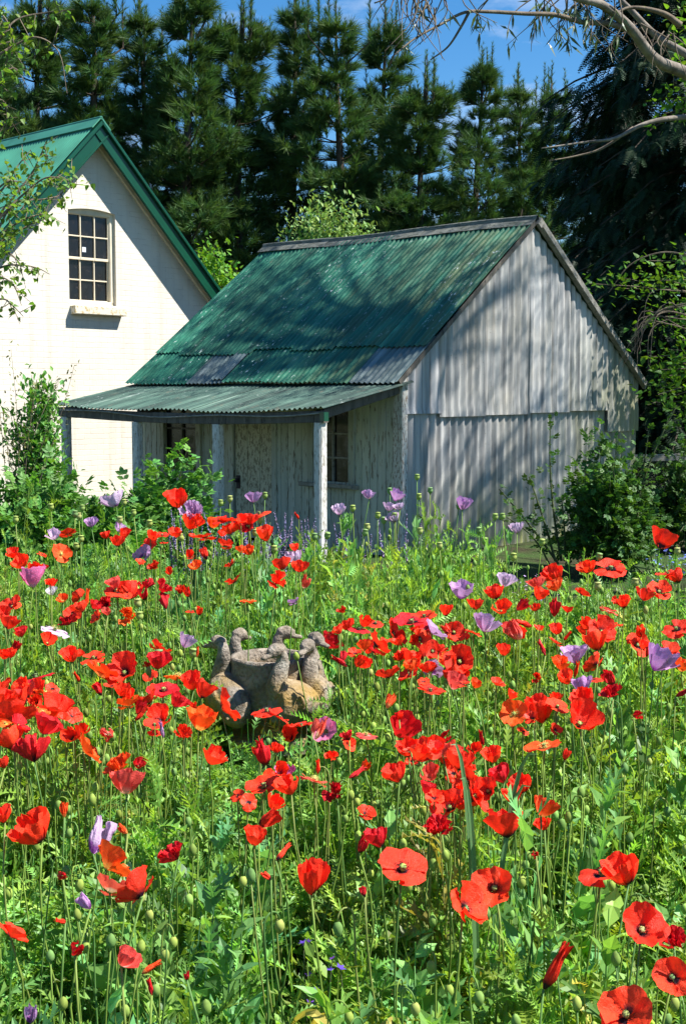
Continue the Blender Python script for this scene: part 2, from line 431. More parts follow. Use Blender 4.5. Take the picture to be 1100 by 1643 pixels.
def petal_mat(name, col, blotch, trans=.30, tcol=(1.15, .8, .8)):
    """tint.r = base blotch weight, tint.g = brightness, tint.b = pale edge weight"""
    m, nt = mat_new(name); k = NT(nt)
    ch = k.n('ShaderNodeSeparateColor'); k.l(k.attr(), ch.inputs[0])
    c = k.mix(ch.outputs[0], col, blotch)
    c = k.mix(1.0, c, ch.outputs[1], 'MULTIPLY')
    oi = k.n('ShaderNodeObjectInfo')
    c = k.mix(1.0, c, k.ramp(oi.outputs['Random'], [(0., (.93, .85, .95)), (.5, (1., 1., 1.)), (1., (1.12, 1.5, 1.1))]), 'MULTIPLY')
    f = k.noise(k.coord(), 16, 5, .65, .8)
    c = k.mix(1.0, c, k.ramp(f, [(.3, .9), (.7, 1.1)]), 'MULTIPLY')
    tr = k.n('ShaderNodeBsdfTranslucent'); k.l(k.mix(1.0, c, tcol, 'MULTIPLY'), tr.inputs[0])
    mx = k.n('ShaderNodeMixShader'); mx.inputs[0].default_value = trans
    k.l(k.bsdf(c, .5, k.bump(f, .35, .03), .25), mx.inputs[1]); k.l(tr.outputs[0], mx.inputs[2])
    k.out(mx.outputs[0]); return m
PET = {'r': petal_mat('scarlet_petals', (.92, .045, .016), (.02, .004, .012)),
       'o': petal_mat('orange_red_petals', (.90, .10, .014), (.95, .42, .10)),
       'c': petal_mat('crimson_petals', (.68, .014, .022), (.02, .004, .012)),
       's': petal_mat('salmon_petals', (.80, .10, .075), (.75, .45, .35), .38, (1.1, .9, .9)),
       'l': petal_mat('lilac_petals', (.56, .33, .57), (.20, .04, .24), .35, (1., .85, 1.)),
       'p': petal_mat('pink_petals', (.80, .20, .42), (.85, .5, .6), .35, (1., .85, .95)),
       'e': petal_mat('pale_petals', (.68, .52, .66), (.5, .3, .5), .35, (1., .9, 1.))}
# ------------------------------------------------------------------ ground
g = Geo()
n_ = 90
ax = np.sinh(np.linspace(-6.2, 6.2, n_)) ; ax = ax / ax.max() * 700
X, Y = np.meshgrid(ax, ax + 8.0)
Z = .035 * np.sin(X * 1.1 + 1) * np.cos(Y * .9) * (np.abs(X) < 30) * (np.abs(Y - 8) < 30) - .03
i, j = np.meshgrid(np.arange(n_ - 1), np.arange(n_ - 1), indexing='ij'); p = (i * n_ + j).ravel()
g.add(np.stack([X.ravel(), Y.ravel(), Z.ravel()], 1), np.concatenate([np.stack([p, p + 1, p + n_ + 1], 1), np.stack([p, p + n_ + 1, p + n_], 1)]))
tag(g.build('ground', MAT['ground'], smooth=True), kind='structure')

# ------------------------------------------------------------------ the corrugated iron shed (local X along the gable, Y along the ridge)
A = at(642, 895, 14.2); A[2] = 0
GA = math.atan2(.724, .690)
G3 = np.array([math.cos(GA), math.sin(GA), 0]); R3 = np.array([-math.sin(GA), math.cos(GA), 0])
shed = tag(empty('iron_shed', A, GA), 'old grey corrugated iron shed with weathered green roof and sagging front verandah', 'shed')
SW, SL, EAVE, APEX = 4.74, 4.62, 1.98, 3.79
SLP = (APEX - EAVE) / (SW / 2)
def rake(x): return EAVE + SLP * min(x, SW - x)
# gable wall of iron sheets, two courses
g = Geo()
JZ = 1.56
us = [0, .80, 1.62, 2.42, 3.20, 4.02, SW]
for a, b in zip(us[:-1], us[1:]):                       # lower course
    t = .74 + .36 * random.random(); o = random.uniform(-.003, .003)
    V, T = corr((0, -.006 + o, 0), (1, 0, 0), (0, 0, 1), (0, -1, 0), a, b + .03, -.05, JZ + .06, .128, .015, 8)
    g.add(V, T, (t, t, t * random.uniform(.97, 1.03)))
us2 = [0, .62, 1.40, 2.30, 3.14, 4.0, SW]
drop = [.0, .04, .03, .015, .0, .28]
for q, (a, b) in enumerate(zip(us2[:-1], us2[1:])):      # upper course laps over it
    t = .78 + .32 * random.random()
    V, T = corr((0, -.034 - .005 * (q % 2), 0), (1, 0, 0), (0, 0, 1), (0, -1, 0), a, b + .02, JZ - drop[q], lambda x: rake(min(max(x, 0), SW)) - .03, .128, random.uniform(.009, .016), 10, 10,
                bow=lambda u, v, q=q: .006 * np.sin(v * 2 + q) + (.012 * (v < JZ + .05)))
    g.add(V, T, (t, t, t * random.uniform(.97, 1.04)))
g.build('gable_wall', MAT['gable'], shed, smooth=True)
# far gable and rear wall
g = Geo()
V, T = corr((0, SL, 0), (1, 0, 0), (0, 0, 1), (0, 1, 0), 0, SW, 0, lambda x: rake(x) - .03, .128, .014, 3); g.add(V, T)
V, T = corr((SW - .02, 0, 0), (0, 1, 0), (0, 0, 1), (1, 0, 0), 0.03, SL, 0, EAVE - .03, .128, .014, 3); g.add(V, T)
g.build('rear_wall', MAT['gable'], shed, smooth=True)
# roof slopes
TH = math.atan(SLP); c_, s_ = math.cos(TH), math.sin(TH)
RL = (SW / 2 + .13) / c_
g = Geo(); gz = []
dv = np.array([-c_, 0, -s_]); nn = np.array([-s_, 0, c_])
ridge = np.array([SW / 2, 0, APEX])
y0, y1 = -.07, SL + .06
seam = np.arange(y0, y1, .70)
bow = lambda u, v: .012 * np.sin(u * 1.9 + 1) * np.sin(v * 1.4) + .004 * np.sin(u * 9 + v * 3)
for q, a in enumerate(seam):
    b = min(a + .72, y1); t = random.uniform(.82, 1.18)
    vb = RL * .80 + random.uniform(-.07, .10)
    V, T = corr(ridge + nn * (.055 + .004 * (q % 2)), (0, 1, 0), dv, nn, a, b, .02, vb, .076, .011, 16, 8, bow); g.add(V, T, (t, t, t))
    low = g if q not in (0, 4) else Geo()
    t = random.uniform(.8, 1.2)
    V, T = corr(ridge + nn * (.034 + .003 * (q % 2)), (0, 1, 0), dv, nn, a, b, RL * .74, RL + random.uniform(-.01, .015), .076, .011, 8, 8, bow); low.add(V, T, (t, t, t))
    if low is not g: gz.append(low)
V, T = corr(ridge + nn * .030, (0, 1, 0), dv, nn, 2.75, 2.98, RL * .79, RL * .985, .076, .011, 4)
gz.append(Geo().add(V + nn * .024, T))
roof = g.build('roof', MAT['roof_green'], shed, smooth=True)
for q in gz: q.build('repair_sheet', MAT['zinc_patch'], roof, smooth=True)
dv2 = np.array([c_, 0, -s_]); nn2 = np.array([s_, 0, c_])
g = Geo(); V, T = corr(ridge + nn2 * .05, (0, 1, 0), dv2, nn2, y0, y1, .02, RL + .02, .076, .011, 8, 8); g.add(V, T)
g.build('rear_roof', MAT['roof_green'], shed, smooth=True)
# ridge cap: a rolled strip with two wings
g = Geo()
for k0 in range(3):
    ya, yb = y0 - .01 + k0 * 1.72, min(y0 - .01 + (k0 + 1) * 1.72 + .05, y1 + .02)
    prof = []
    for sgn, a_ in ((-1, .17), (-1, .09), (-1, .035)): prof.append((sgn * a_ * c_, APEX + .085 - a_ * s_))
    prof += [(-.022, APEX + .10), (0, APEX + .112), (.022, APEX + .10)]
    for a_ in (.035, .09, .17): prof.append((a_ * c_, APEX + .085 - a_ * s_))
    m_ = len(prof); ny = 14; yy = np.linspace(ya, yb, ny)
    V = np.array([(SW / 2 + x, y, z + .006 * k0 + .012 * math.sin(y * 1.7)) for y in yy for x, z in prof]); T = []
    for i in range(ny - 1):
        for j in range(m_ - 1):
            p = i * m_ + j; T += [(p, p + 1, p + m_ + 1), (p, p + m_ + 1, p + m_)]
    g.add(V, T)
g.build('ridge_cap', MAT['ridge'], roof)
# barge strips down both rakes of the near gable
g = Geo()
g.add(*bar((SW / 2 + .02, -.075, APEX + .045), (SW + .16, -.075, EAVE - .10), .05, .11, (0, 0, 1)))
g.add(*bar((SW / 2 + .06, -.115, APEX - .02), (SW + .10, -.115, EAVE - .09), .03, .05, (0, 0, 1)))
g.build('barge_board', MAT['grey_timber'], shed)
g = Geo(); g.add(*bar((SW / 2 - .02, -.062, APEX + .02), (-.10, -.062, EAVE - .085), .02, .05, (0, 0, 1)))
g.build('barge_board', MAT['old_timber'], shed)
# front wall of vertical boards with two windows and a door let in
WIN = [(.74, 1.32, .78, 1.60), (3.38, 4.04, .80, 1.60)]; DOOR = (2.02, 2.70, .0, 1.66)
g = Geo(); y = .09
while y < SL:
    w = .118 + random.uniform(-.008, .008); a, b = y + .002, min(y + w - .002, SL)
    segs = [(-.05, EAVE - .02)]
    for (o0, o1, z0, z1) in WIN + [DOOR]:
        if a < o1 and b > o0:
            segs = [(-.05, z0), (z1, EAVE - .02)] if z0 > 0 else [(z1, EAVE - .02)]
    t = random.uniform(.82, 1.12)
    for z0, z1 in segs:
        if z1 - z0 > .02: g.add(*box(-.012, .018, a, b, z0, z1, .2), (t, t, t * random.uniform(.95, 1.02)))
    y += w
g.build('front_wall', MAT['front_boards'], shed)
g = Geo(); g.add(*box(-.035, .06, -.052, .09, -.05, EAVE - .02, .1)); g.build('corner_board', MAT['corner'], shed)
g = Geo(); g.add(*box(.30, .32, .2, SL - .1, .0, EAVE - .05)); g.build('inner_lining', MAT['old_timber'], shed)
# door
g = Geo()
a, b, _, z1 = DOOR; t = (b - a - .02) / 3
for q in range(3): g.add(*box(.0, .03, a + .01 + q * t, a + .006 + (q + 1) * t, .03, z1 - .01, .12))
door = g.build('door', MAT['door'], shed)
g = Geo()
for yy in (a - .045, b + .045): g.add(*box(-.03, .03, yy - .04, yy + .04, 0, z1 + .04, .1))
g.add(*bar((-.0, a - .085, z1 + .075), (-.0, b + .085, z1 + .075), .06, .07, (0, 0, 1)))
g.build('door_frame', MAT['front_boards'], door)
g = Geo(); g.add(*box(-.012, .0, b - .10, b - .04, .62, .78)); V, T = lathe([(0, 0), (.022, 0), (.03, .02), (.022, .04), (0, .045)], 12)
g.add(np.stack([-.012 - V[:, 2], V[:, 0] + b - .07, V[:, 1] + .72], 1), T); g.build('handle', MAT['stamen'], door)
# windows
for q, (a, b, z0, z1) in enumerate(WIN):
    g = Geo()
    for yy in (a - .035, b + .035): g.add(*box(-.045, .02, yy - .045, yy + .045, z0 - .02, z1 + .02, .1), (.8, .78, .72))
    g.add(*bar((-.012, a - .08, z1 + .06), (-.012, b + .08, z1 + .06), .066, .078, (0, 0, 1)), (.8, .78, .72))
    fr = g.build('window', MAT['front_boards'], shed)
    g = Geo()
    for k0 in range(1, 2): yy = a + (b - a) * k0 / 2; g.add(*box(.0, .03, yy - .011, yy + .011, z0, z1, .1))
    for k0 in range(1, 3): zz = z0 + (z1 - z0) * k0 / 3; g.add(*bar((.014, a, zz), (.014, b, zz), .026, .022, (0, 0, 1)))
    g.build('glazing_bars', MAT['old_timber'] if q else MAT['grey_timber'], fr)
    g = Geo(); g.add(*box(.03, .04, a - .01, b + .01, z0 - .01, z1 + .01)); g.build('pane', MAT['glass'], fr)
    g = Geo(); g.add(*bar((-.06, a - .13, z0 - .045), (-.06, b + .13, z0 - .045), .15, .05, (.12, 0, 1))); g.build('sill', MAT['grey_timber'], fr)
# verandah
VD = 1.22
g = Geo()
zt, zb = EAVE - .075, 1.635
vl = math.hypot(VD + .12, zt - zb); dvv = np.array([-(VD + .12), 0, zb - zt]) / vl; nv_ = np.array([dvv[2], 0, -dvv[0]]); nv_ = nv_ if nv_[2] > 0 else -nv_
bow = lambda u, v: -.05 * np.sin(np.clip((u + .05) / (SL - .05), 0, 1) * math.pi) * v / vl + .012 * np.sin(u * 2.3 + 2) * v / vl
for q, a in enumerate(np.arange(-.10, SL - .05, .70)):
    b = min(a + .72, SL + .05); t = random.uniform(.75, 1.2)
    V, T = corr((.06, 0, zt), (0, 1, 0), dvv, nv_, a, b, -.05, vl + random.uniform(-.02, .03), .076, .011, 12, 8, lambda u, v, q=q: bow(u, v) + .004 * (q % 2)); g.add(V, T, (t, t, t))
ver = g.build('verandah_roof', MAT['roof_verandah'], shed, smooth=True)
def sag(y): return -.05 * math.sin(max(0, min(1, (y + .05) / (SL - .05))) * math.pi)
g = Geo()
yy = np.linspace(-.06, SL, 9)
for a, b in zip(yy[:-1], yy[1:]): g.add(*bar((-VD, a, zb - .085 + sag(a)), (-VD, b, zb - .085 + sag(b)), .07, .12, (0, 0, 1), .08))
for y in (0.02, 1.6, 3.05, 4.5): g.add(*bar((-VD + .04, y, zb - .06 + sag(y)), (-.014, y, zt - .075), .05, .10, (0, 0, 1)))
g.build('verandah_beam', MAT['old_timber'], shed)
g = Geo(); g.add(*tube([(-VD - .06, a, zb - .05 + sag(a) * 1.25 - .015 * math.sin(a * 3)) for a in np.linspace(-.05, SL - .1, 24)], .009, 6)); g.build('sagging_wire', MAT['grey_timber'], shed)
g = Geo(); g.add(*box(-VD - .10, -VD - .03, -.13, -.065, zb - .13, zb - .04)); g.build('corner_bracket', MAT['barge_green'], shed)
for q, y in enumerate((.02, 1.6, 3.04, 4.48)):
    g = Geo(); w = .105 if q else .11
    V, T = box(-VD - w / 2, -VD + w / 2, y - w / 2, y + w / 2, -.05, zb - .145 + sag(y), .16)
    g.add(V, T); g.build('verandah_post', MAT['post'], shed)

# ------------------------------------------------------------------ the cream brick house
N3 = -R3
dirx = np.array([(156 - 550) / FPX, 1.0]); D0 = -16.9 / (N3[0] * dirx[0] + N3[1])
HB = np.array([dirx[0] * D0, D0, 0.0])
house = tag(empty('brick_house', HB, GA), 'cream painted brick house gable with dark green bargeboards and steep green roof', 'house')
def hl(px, py):          # pixel on the gable wall plane -> local X, Z
    P = on_plane(px, py, HB, N3); d = P - HB
    return d @ G3, P[2]
TN = 1.03; HW = 3.6; HA = 6.05 - .28
def hr(x): return HA - abs(x) * TN
wx0, wz0 = hl(112, 487); wx1, _ = hl(187, 487); _, wz1 = hl(112, 336); wc = .045
xs = sorted(set([-HW, wx0, wx1, 0.0, HW] + [wx0 + (wx1 - wx0) * k0 / 10 for k0 in range(1, 10)]))
def arch(x): u = (x - wx0) / (wx1 - wx0) * 2 - 1; return wz1 + wc * (1 - u * u)
g = Geo()
for a, b in zip(xs[:-1], xs[1:]):
    mid = (a + b) / 2
    def quad(za, zb_, zc, zd): g.add([(a, 0, za), (b, 0, zb_), (b, 0, zc), (a, 0, zd)], [(0, 1, 2), (0, 2, 3)])
    if wx0 - 1e-6 < mid < wx1 + 1e-6:
        quad(0, 0, wz0, wz0); quad(arch(a), arch(b), hr(b), hr(a))
        g.add([(a, 0, arch(a)), (b, 0, arch(b)), (b, .14, arch(b)), (a, .14, arch(a))], [(0, 2, 1), (0, 3, 2)])
    else: quad(0, 0, hr(b), hr(a))
for x in (wx0, wx1): g.add([(x, 0, wz0), (x, .14, wz0), (x, .14, wz1), (x, 0, wz1)], [(0, 1, 2), (0, 2, 3)])
g.add([(wx0, 0, wz0), (wx1, 0, wz0), (wx1, .14, wz0), (wx0, .14, wz0)], [(0, 1, 2), (0, 2, 3)])
HLN = 8.0
g.build('gable_wall', MAT['brick'], house)
g = Geo()
for x in (-HW, HW): g.add([(x, 0, 0), (x, HLN, 0), (x, HLN, hr(HW)), (x, 0, hr(HW))], [(0, 1, 2), (0, 2, 3)])
g.add([(-HW, HLN, 0), (HW, HLN, 0), (HW, HLN, hr(HW)), (0, HLN, HA), (-HW, HLN, hr(HW))], [(0, 1, 2), (0, 2, 3), (0, 3, 4)])
g.build('side_wall', MAT['brick'], house)
# window
iw0, iw1 = wx0 + .0, wx1 - .075
g = Geo(); yf = .09
g.add(*box(iw1, wx1 + .02, yf - .04, yf + .05, wz0 - .0, wz1 + .02, .15)); g.add(*box(wx0 - .02, wx0 + .012, yf - .02, yf + .05, wz0, wz1 + .02))
g.add(*bar((wx0, yf, wz1 - .0 + .02), (wx1, yf, wz1 + .02), .07, .13, (0, 0, 1), .1)); g.add(*bar((wx0, yf, wz0 + .03), (wx1, yf, wz0 + .03), .08, .055, (0, 0, 1)))
win = g.build('window', MAT['cream_trim'], house)
wt = wz1 - .035; wb = wz0 + .055
zm = wb + (wt - wb) * .49
g = Geo()
for (z0, z1, yo) in ((zm, wt, .0), (wb, zm, .025)):
    L_, R_ = iw0 + .012, iw1
    for k0 in range(4):
        x = L_ + (R_ - L_) * k0 / 3; w = .034 if k0 in (0, 3) else .02
        g.add(*box(x - w / 2, x + w / 2, yf + yo - .015, yf + yo + .015, z0, z1, .15))
    for k0 in range(3):
        z = z0 + (z1 - z0) * k0 / 2; w = .04 if k0 != 1 else .02
        g.add(*bar((L_, yf + yo + .002, z), (R_, yf + yo + .002, z), .028, w, (0, 0, 1), .15))
g.build('sash_bars', MAT['cream_trim'], win)
g = Geo()
for (z0, z1, yo) in ((zm, wt, .0), (wb, zm, .025)):
    L_, R_ = iw0 + .012, iw1
    for i in range(3):
        for j in range(2):
            x0_ = L_ + (R_ - L_) * i / 3; x1_ = L_ + (R_ - L_) * (i + 1) / 3; q0 = z0 + (z1 - z0) * j / 2; q1 = z0 + (z1 - z0) * (j + 1) / 2
            e = np.array([random.uniform(-.004, .004) for _ in range(4)]) + yf + yo + .012
            g.add([(x0_, e[0], q0), (x1_, e[1], q0), (x1_, e[2], q1), (x0_, e[3], q1)], [(0, 1, 2), (0, 2, 3)])
g.build('panes', MAT['glass'], win)
g = Geo(); sx, sz = hl(141, 400); g.add(*box(sx - .035, sx + .035, yf + .004, yf + .008, sz - .035, sz + .04)); g.build('paper_sticker', plain_mat('white_paper', (.6, .66, .72), .6, 20, .2), win)
g = Geo(); a, z_ = hl(113, 489); b, _ = hl(195, 489)
g.add(*bar((a, -.055, z_ - .075), (b, -.055, z_ - .075), .16, .125, (0, 0, 1), .06)); g.build('sill', MAT['sill_stone'], win)
# roof slopes, ridge cap, bargeboards, soffit strips
OV = .24; th = math.atan(TN); c2, s2 = math.cos(th), math.sin(th); RLH = (HW + .35) / c2
g = Geo()
for sg in (-1, 1):
    d_ = np.array([sg * c2, 0, -s2]); n3 = np.array([sg * s2, 0, c2])
    V, T = corr(np.array([0, 0, HA]) + n3 * .10, (0, 1, 0), d_, n3, -OV + .01, HLN + .2, .0, RLH, .076, .010, 6, 8); g.add(V, T)
hroof = g.build('roof', MAT['roof_house'], house, smooth=True)
g = Geo()
for sg in (-1, 1):
    g.add(*bar((sg * .085, -OV - .02, HA + .20 - .085 * TN - .028), (sg * .085, HLN + .2, HA + .20 - .085 * TN - .028), .24, .02, (sg * s2, 0, c2)))
g.add(*tube([(0, -OV - .02, HA + .165), (0, HLN + .2, HA + .165)], .026, 10)); g.build('ridge_cap', MAT['roof_house'], hroof)
g = Geo()
V, T = corr((0, -OV + .3, HA + .10), (0, 1, 0), (-c2, 0, -s2), (-s2, 0, c2), 0, HLN - .3, .19, .215, .076, .010, 2, 8)
for sg in (-1, 1):
    g = Geo()
    a = np.array([0, -OV - .012, HA + .115]); b = np.array([sg * (HW + .36), -OV - .012, HA + .115 - (HW + .36) * TN]); dn = np.array([-sg * s2, 0, -c2])
    g.add(*bar(a + dn * .135 + (sg * .004, .012, 0), b + dn * .135, .028, .20, (sg * s2, 0, c2), .1))
    g.add(*bar(a + dn * .022 + (sg * .004, -.012, 0), b + dn * .022 + (0, -.012, 0), .075, .055, (sg * s2, 0, c2), .2))
    g.add(*bar(a + dn * .222 + (sg * .004, .004, 0), b + dn * .222 + (0, .004, 0), .05, .03, (sg * s2, 0, c2), .2))
    g.build('bargeboard', MAT['barge_green'], house)
    g = Geo()
    a = np.array([sg * .002, -.03, HA - .02]); b = np.array([sg * (HW + .1), -.03, HA - .02 - (HW + .1) * TN])
    g.add(*bar(a + dn * .05, b + dn * .05, .055, .07, (sg * s2, 0, c2), .1))
    a = np.array([sg * .002, -OV / 2, HA + .03]); b = np.array([sg * (HW + .3), -OV / 2, HA + .03 - (HW + .3) * TN])
    g.add(*bar(a, b, OV - .02, .02, (sg * s2, 0, c2), .1))
    g.build('soffit', MAT['cream_trim'], house)

# ------------------------------------------------------------------ netting fence beyond the shed
P0 = at(1030, 735, 18.4); P1 = at(1160, 738, 19.0)
fence = tag(empty('netting_fence', (P0[0], P0[1], 0)), 'wire netting fence with silvered timber rail under the dark conifer', 'fence')
off = np.array([P0[0], P0[1], 0]); e = P1 - P0; e[2] = 0
Pa = P0 - off - e * .35; Pb = P0 - off + e * 2.5; Pa[2] = Pb[2] = P0[2]
g = Geo(); g.add(*bar(Pa, Pb, .05, .10, (0, 0, 1))); g.build('top_rail', MAT['grey_timber'], fence)
for t in (-.3, 1.05, 2.4):
    q = P0 - off + e * t; g = Geo(); g.add(*bar((q[0], q[1] + .06, -.1), (q[0], q[1] + .06, P0[2] + .1), .09, .09, (0, 1, 0))); g.build('post', MAT['grey_timber'], fence)
g = Geo()
ln = np.linalg.norm(Pb[:2] - Pa[:2]); ed = nrm(Pb - Pa)
for k0 in np.arange(-P0[2], ln, .06):
    for sg in (0, 1):
        a0, a1 = max(0, k0), min(ln, k0 + P0[2])
        if a1 <= a0: continue
        za, zb_ = (a0 - k0), (a1 - k0)
        if sg: za, zb_ = P0[2] - za, P0[2] - zb_
        u = Pa + ed * a0; v = Pa + ed * a1
        g.add(*tube([(u[0], u[1] + .004 * sg, za), (v[0], v[1] + .004 * sg, zb_)], .0022, 3, False))
g.build('wire_netting', MAT['old_timber'], fence)
# ------------------------------------------------------------------ leaf templates (X along, Z up)
LEAF = (np.array([(0, 0, 0), (.33, .24, .05), (.33, -.24, .05), (.70, .17, .03), (.70, -.17, .03), (1, 0, -.08), (.5, 0, 0)]),
        np.array([(0, 6, 1), (0, 2, 6), (1, 6, 3), (2, 4, 6), (3, 6, 5), (4, 5, 6)]))
HEART = (np.array([(0, 0, 0), (.10, .34, .04), (.10, -.34, .04), (.45, .30, .02), (.45, -.30, .02), (1, 0, -.1), (.4, 0, -.02)]),
         np.array([(0, 6, 1), (0, 2, 6), (1, 6, 3), (2, 4, 6), (3, 6, 5), (4, 5, 6)]))
LANCE = (np.array([(0, 0, 0), (.35, .075, .0), (.35, -.075, .0), (1, 0, -.12)]), np.array([(0, 2, 1), (1, 2, 3)]))

def rose_leaf():
    g = Geo()
    for (x, a, s_) in ((.30, 1.0, .42), (.30, -1.0, .42), (.58, .9, .46), (.58, -.9, .46), (.62, 0, .5)):
        M = frames(np.array([[math.cos(a), math.sin(a), -.12]]))
        v, t = LEAF; g.scatter(v * np.array([1, 1.25, 1]), t, np.array([[x * .9, 0, 0]]), M, np.array([s_]))
    g.add(*tube([(0, 0, 0), (.6, 0, 0)], .008, 3, False))
    V, T, _ = g.arrays(); return V, T
ROSE = rose_leaf()

def frond(nl=9, L=.34, droop=.35):
    V = [(0, 0, 0)]; T = []
    for i in range(nl):
        t = (i + .3) / nl; x = t; z = -droop * t * t; l = L * (1 - .75 * t) + .03
        for sg in (1, -1):
            b = len(V); V += [(x, 0, z), (x + .075, 0, z - droop * .1), (x + l * .62, sg * l * .8, z - .10 * sg * 0 - .22 * l)]; T.append((b, b + 1, b + 2) if sg > 0 else (b, b + 2, b + 1))
    return np.array(V), np.array(T)
FROND = frond()

def tuft(n=15, spread=.75, w=.028, seed=3):
    r_ = np.random.default_rng(seed); V = []; T = []
    for i in range(n):
        x0 = r_.uniform(0, .45); a = r_.uniform(0, 2 * math.pi); sp = r_.uniform(.25, spread)
        d = nrm(np.array([1, sp * math.cos(a), sp * math.sin(a)])); p = np.array([x0, 0, 0]); q = p + d * r_.uniform(.45, .75)
        s_ = nrm(np.cross(d, r_.normal(size=3))) * w; b = len(V); V += [p - s_, p + s_, q]; T.append((b, b + 1, b + 2))
    return np.array(V), np.array(T)
TUFTS = [tuft(24, .85, .021, k) for k in range(4)]

# ------------------------------------------------------------------ pines
def pine_meshes(Ht, seed, spread, nlimb=5, candles=4):
    r_ = np.random.default_rng(seed)
    wood, cr = Geo(), Geo()
    zz = np.linspace(0, Ht, 14); bend = np.stack([.12 * np.sin(zz * .35 + seed), .12 * np.cos(zz * .3 + seed * 2), zz], 1); bend[0] = (0, 0, -.2)
    wood.add(*tube(bend, np.linspace(.30, .03, 14) * (Ht / 18), 7))
    P, D, S, C = [], [], [], []
    z = Ht * .10
    while z < Ht - .5:
        t = z / Ht
        lmax = spread * (1 - .5 * t ** 1.6) * (0.38 + .62 * min(1, (1 - t) * 3.0))
        base = np.array([np.interp(z, zz, bend[:, 0]), np.interp(z, zz, bend[:, 1]), z])
        a0 = r_.uniform(0, 6.3)
        for k in range(nlimb):
            if r_.random() < .12: continue
            a = a0 + k * 2 * math.pi / nlimb + r_.normal() * .25; l = lmax * r_.uniform(.35, 1.1) * (1 + .5 * math.sin(2 * a + z * 1.1 + seed) * math.sin(z * .9 + seed))
            h = np.array([math.cos(a), math.sin(a), 0]); up = r_.uniform(.05, .45) + .25 * t
            ts = np.linspace(0, 1, 6); pts = base + h * (l * ts)[:, None] + np.array([0, 0, 1]) * (l * (up * ts ** 1.6 - .12 * ts))[:, None]
            wood.add(*tube(pts, np.linspace(.055, .012, 6) * (Ht / 18) * (1.1 - .5 * t), 4, False))
            n = int(14 + 22 * l / spread * 1.6)
            u = r_.uniform(.28, 1.03, n) ** .8
            pp = np.stack([np.interp(u, ts, pts[:, i]) for i in range(3)], 1)
            side = np.array([-h[1], h[0], 0]); w = r_.uniform(-1, 1, n) * .42 * l * (1.15 - .6 * u)
            pp = pp + side * w[:, None] + np.array([0, 0, 1]) * (r_.uniform(-.1, .42, n) * (.4 + .3 * l))[:, None]
            dd = h * .55 + side * (np.sign(w) * .45)[:, None] + np.array([0, 0, 1]) * r_.uniform(.15, 1.3, n)[:, None] + r_.normal(size=(n, 3)) * .3
            P.append(pp); D.append(dd); S.append(r_.uniform(.42, .78, n)); C.append(np.tile(1 + .0 * t, (n, 1)) * jitc(r_, n, .35))
            if r_.random() < .5:                    # upright candle at the limb's end
                m = 5; e = pts[-1]
                P.append(e + np.array([0, 0, 1]) * np.linspace(0, .9, m)[:, None]); D.append(np.tile([0, 0, 1.], (m, 1)) + r_.normal(size=(m, 3)) * .12); S.append(np.linspace(.5, .32, m)); C.append(jitc(r_, m, .3) * 1.15)
        z += r_.uniform(.45, 1.0) * (Ht / 18) * (1.1 - .25 * t)
    for k in range(candles):                        # leaders
        o = np.array([r_.normal() * .55, r_.normal() * .55, 0]) * (k > 0); m = 12
        e = bend[-1] + o + np.array([0, 0, -.9 - .8 * abs(r_.normal()) * (k > 0)])
        P.append(e + np.array([0, 0, 1]) * np.linspace(0, 1.9, m)[:, None]); D.append(np.tile([0, 0, 1.], (m, 1)) + r_.normal(size=(m, 3)) * .22); S.append(np.linspace(.62, .26, m)); C.append(jitc(r_, m, .3) * 1.1)
        wood.add(*tube([e - np.array([0, 0, .8]) - o * .8, e, e + np.array([0, 0, 1.8])], (.04, .03, .012), 4, False))
    P = np.concatenate(P); D = np.concatenate(D); S = np.concatenate(S); C = np.concatenate(C)
    idx = r_.integers(0, len(TUFTS), len(P)); M = frames(D, r_.uniform(0, 6.3, len(P)))
    for k, (tv, tt) in enumerate(TUFTS):
        q = idx == k; cr.scatter(tv, tt, P[q], M[q], S[q] * 1.0, C[q])
    return wood, cr
def jitc(r_, n, a):
    b = 1 + a * (r_.random(n) * 2 - 1); h = .14 * (r_.random(n) * 2 - 1)
    return np.stack([b * (1 + 1.5 * h), b, b * (1 - h)], 1)

pine_src = []
for k, (Ht, spread, nl) in enumerate(((18, 2.5, 5), (18, 2.0, 5), (18, 2.3, 6), (18, 2.1, 5))):
    w, c = pine_meshes(Ht, 11 + k * 7, spread, nl, 3 + k)
    pw = w.build('trunk', MAT['pine_bark'], smooth=True); pc = c.build('crown', MAT['pine'])
    pine_src.append((pw.data, pc.data)); bpy.data.objects.remove(pw); bpy.data.objects.remove(pc)
PINES = [  # px of the trunk, py of the tip, depth, variant, label
    (-30, -130, 50, 0, 'dark pine at the row end, leftmost, half hidden behind the birch sprays'),
    (60, -60, 53, 2, 'dark pine rising right behind the ridge of the house roof'),
    (140, -55, 50, 1, 'dark pine standing straight above the apex of the house gable'),
    (225, -15, 52, 3, 'dense pine with its pointed tip just right of the house gable'),
    (300, -50, 50, 0, 'tall broad pine above the lower end of the green bargeboard'),
    (385, -25, 51, 2, 'tall dense pine behind the bright green shrub between the roofs'),
    (470, -45, 52, 1, 'tall slim pine behind the left end of the shed ridge'),
    (545, -12, 50, 3, 'tall pine over the pale willowy shrub behind the shed'),
    (612, 5, 52, 0, 'pine with sky beside its tip above the middle of the shed ridge'),
    (680, 88, 49, 2, 'shorter pine left of the open gap of sky'),
    (768, 72, 50, 0, 'shorter broad pine with many upright candles right of the sky gap'),
    (832, 108, 51, 3, 'shortest pine with several spiky tips near the shed apex'),
    (888, 100, 52, 1, 'slender pine at the row end, beside the dark weeping conifer')]
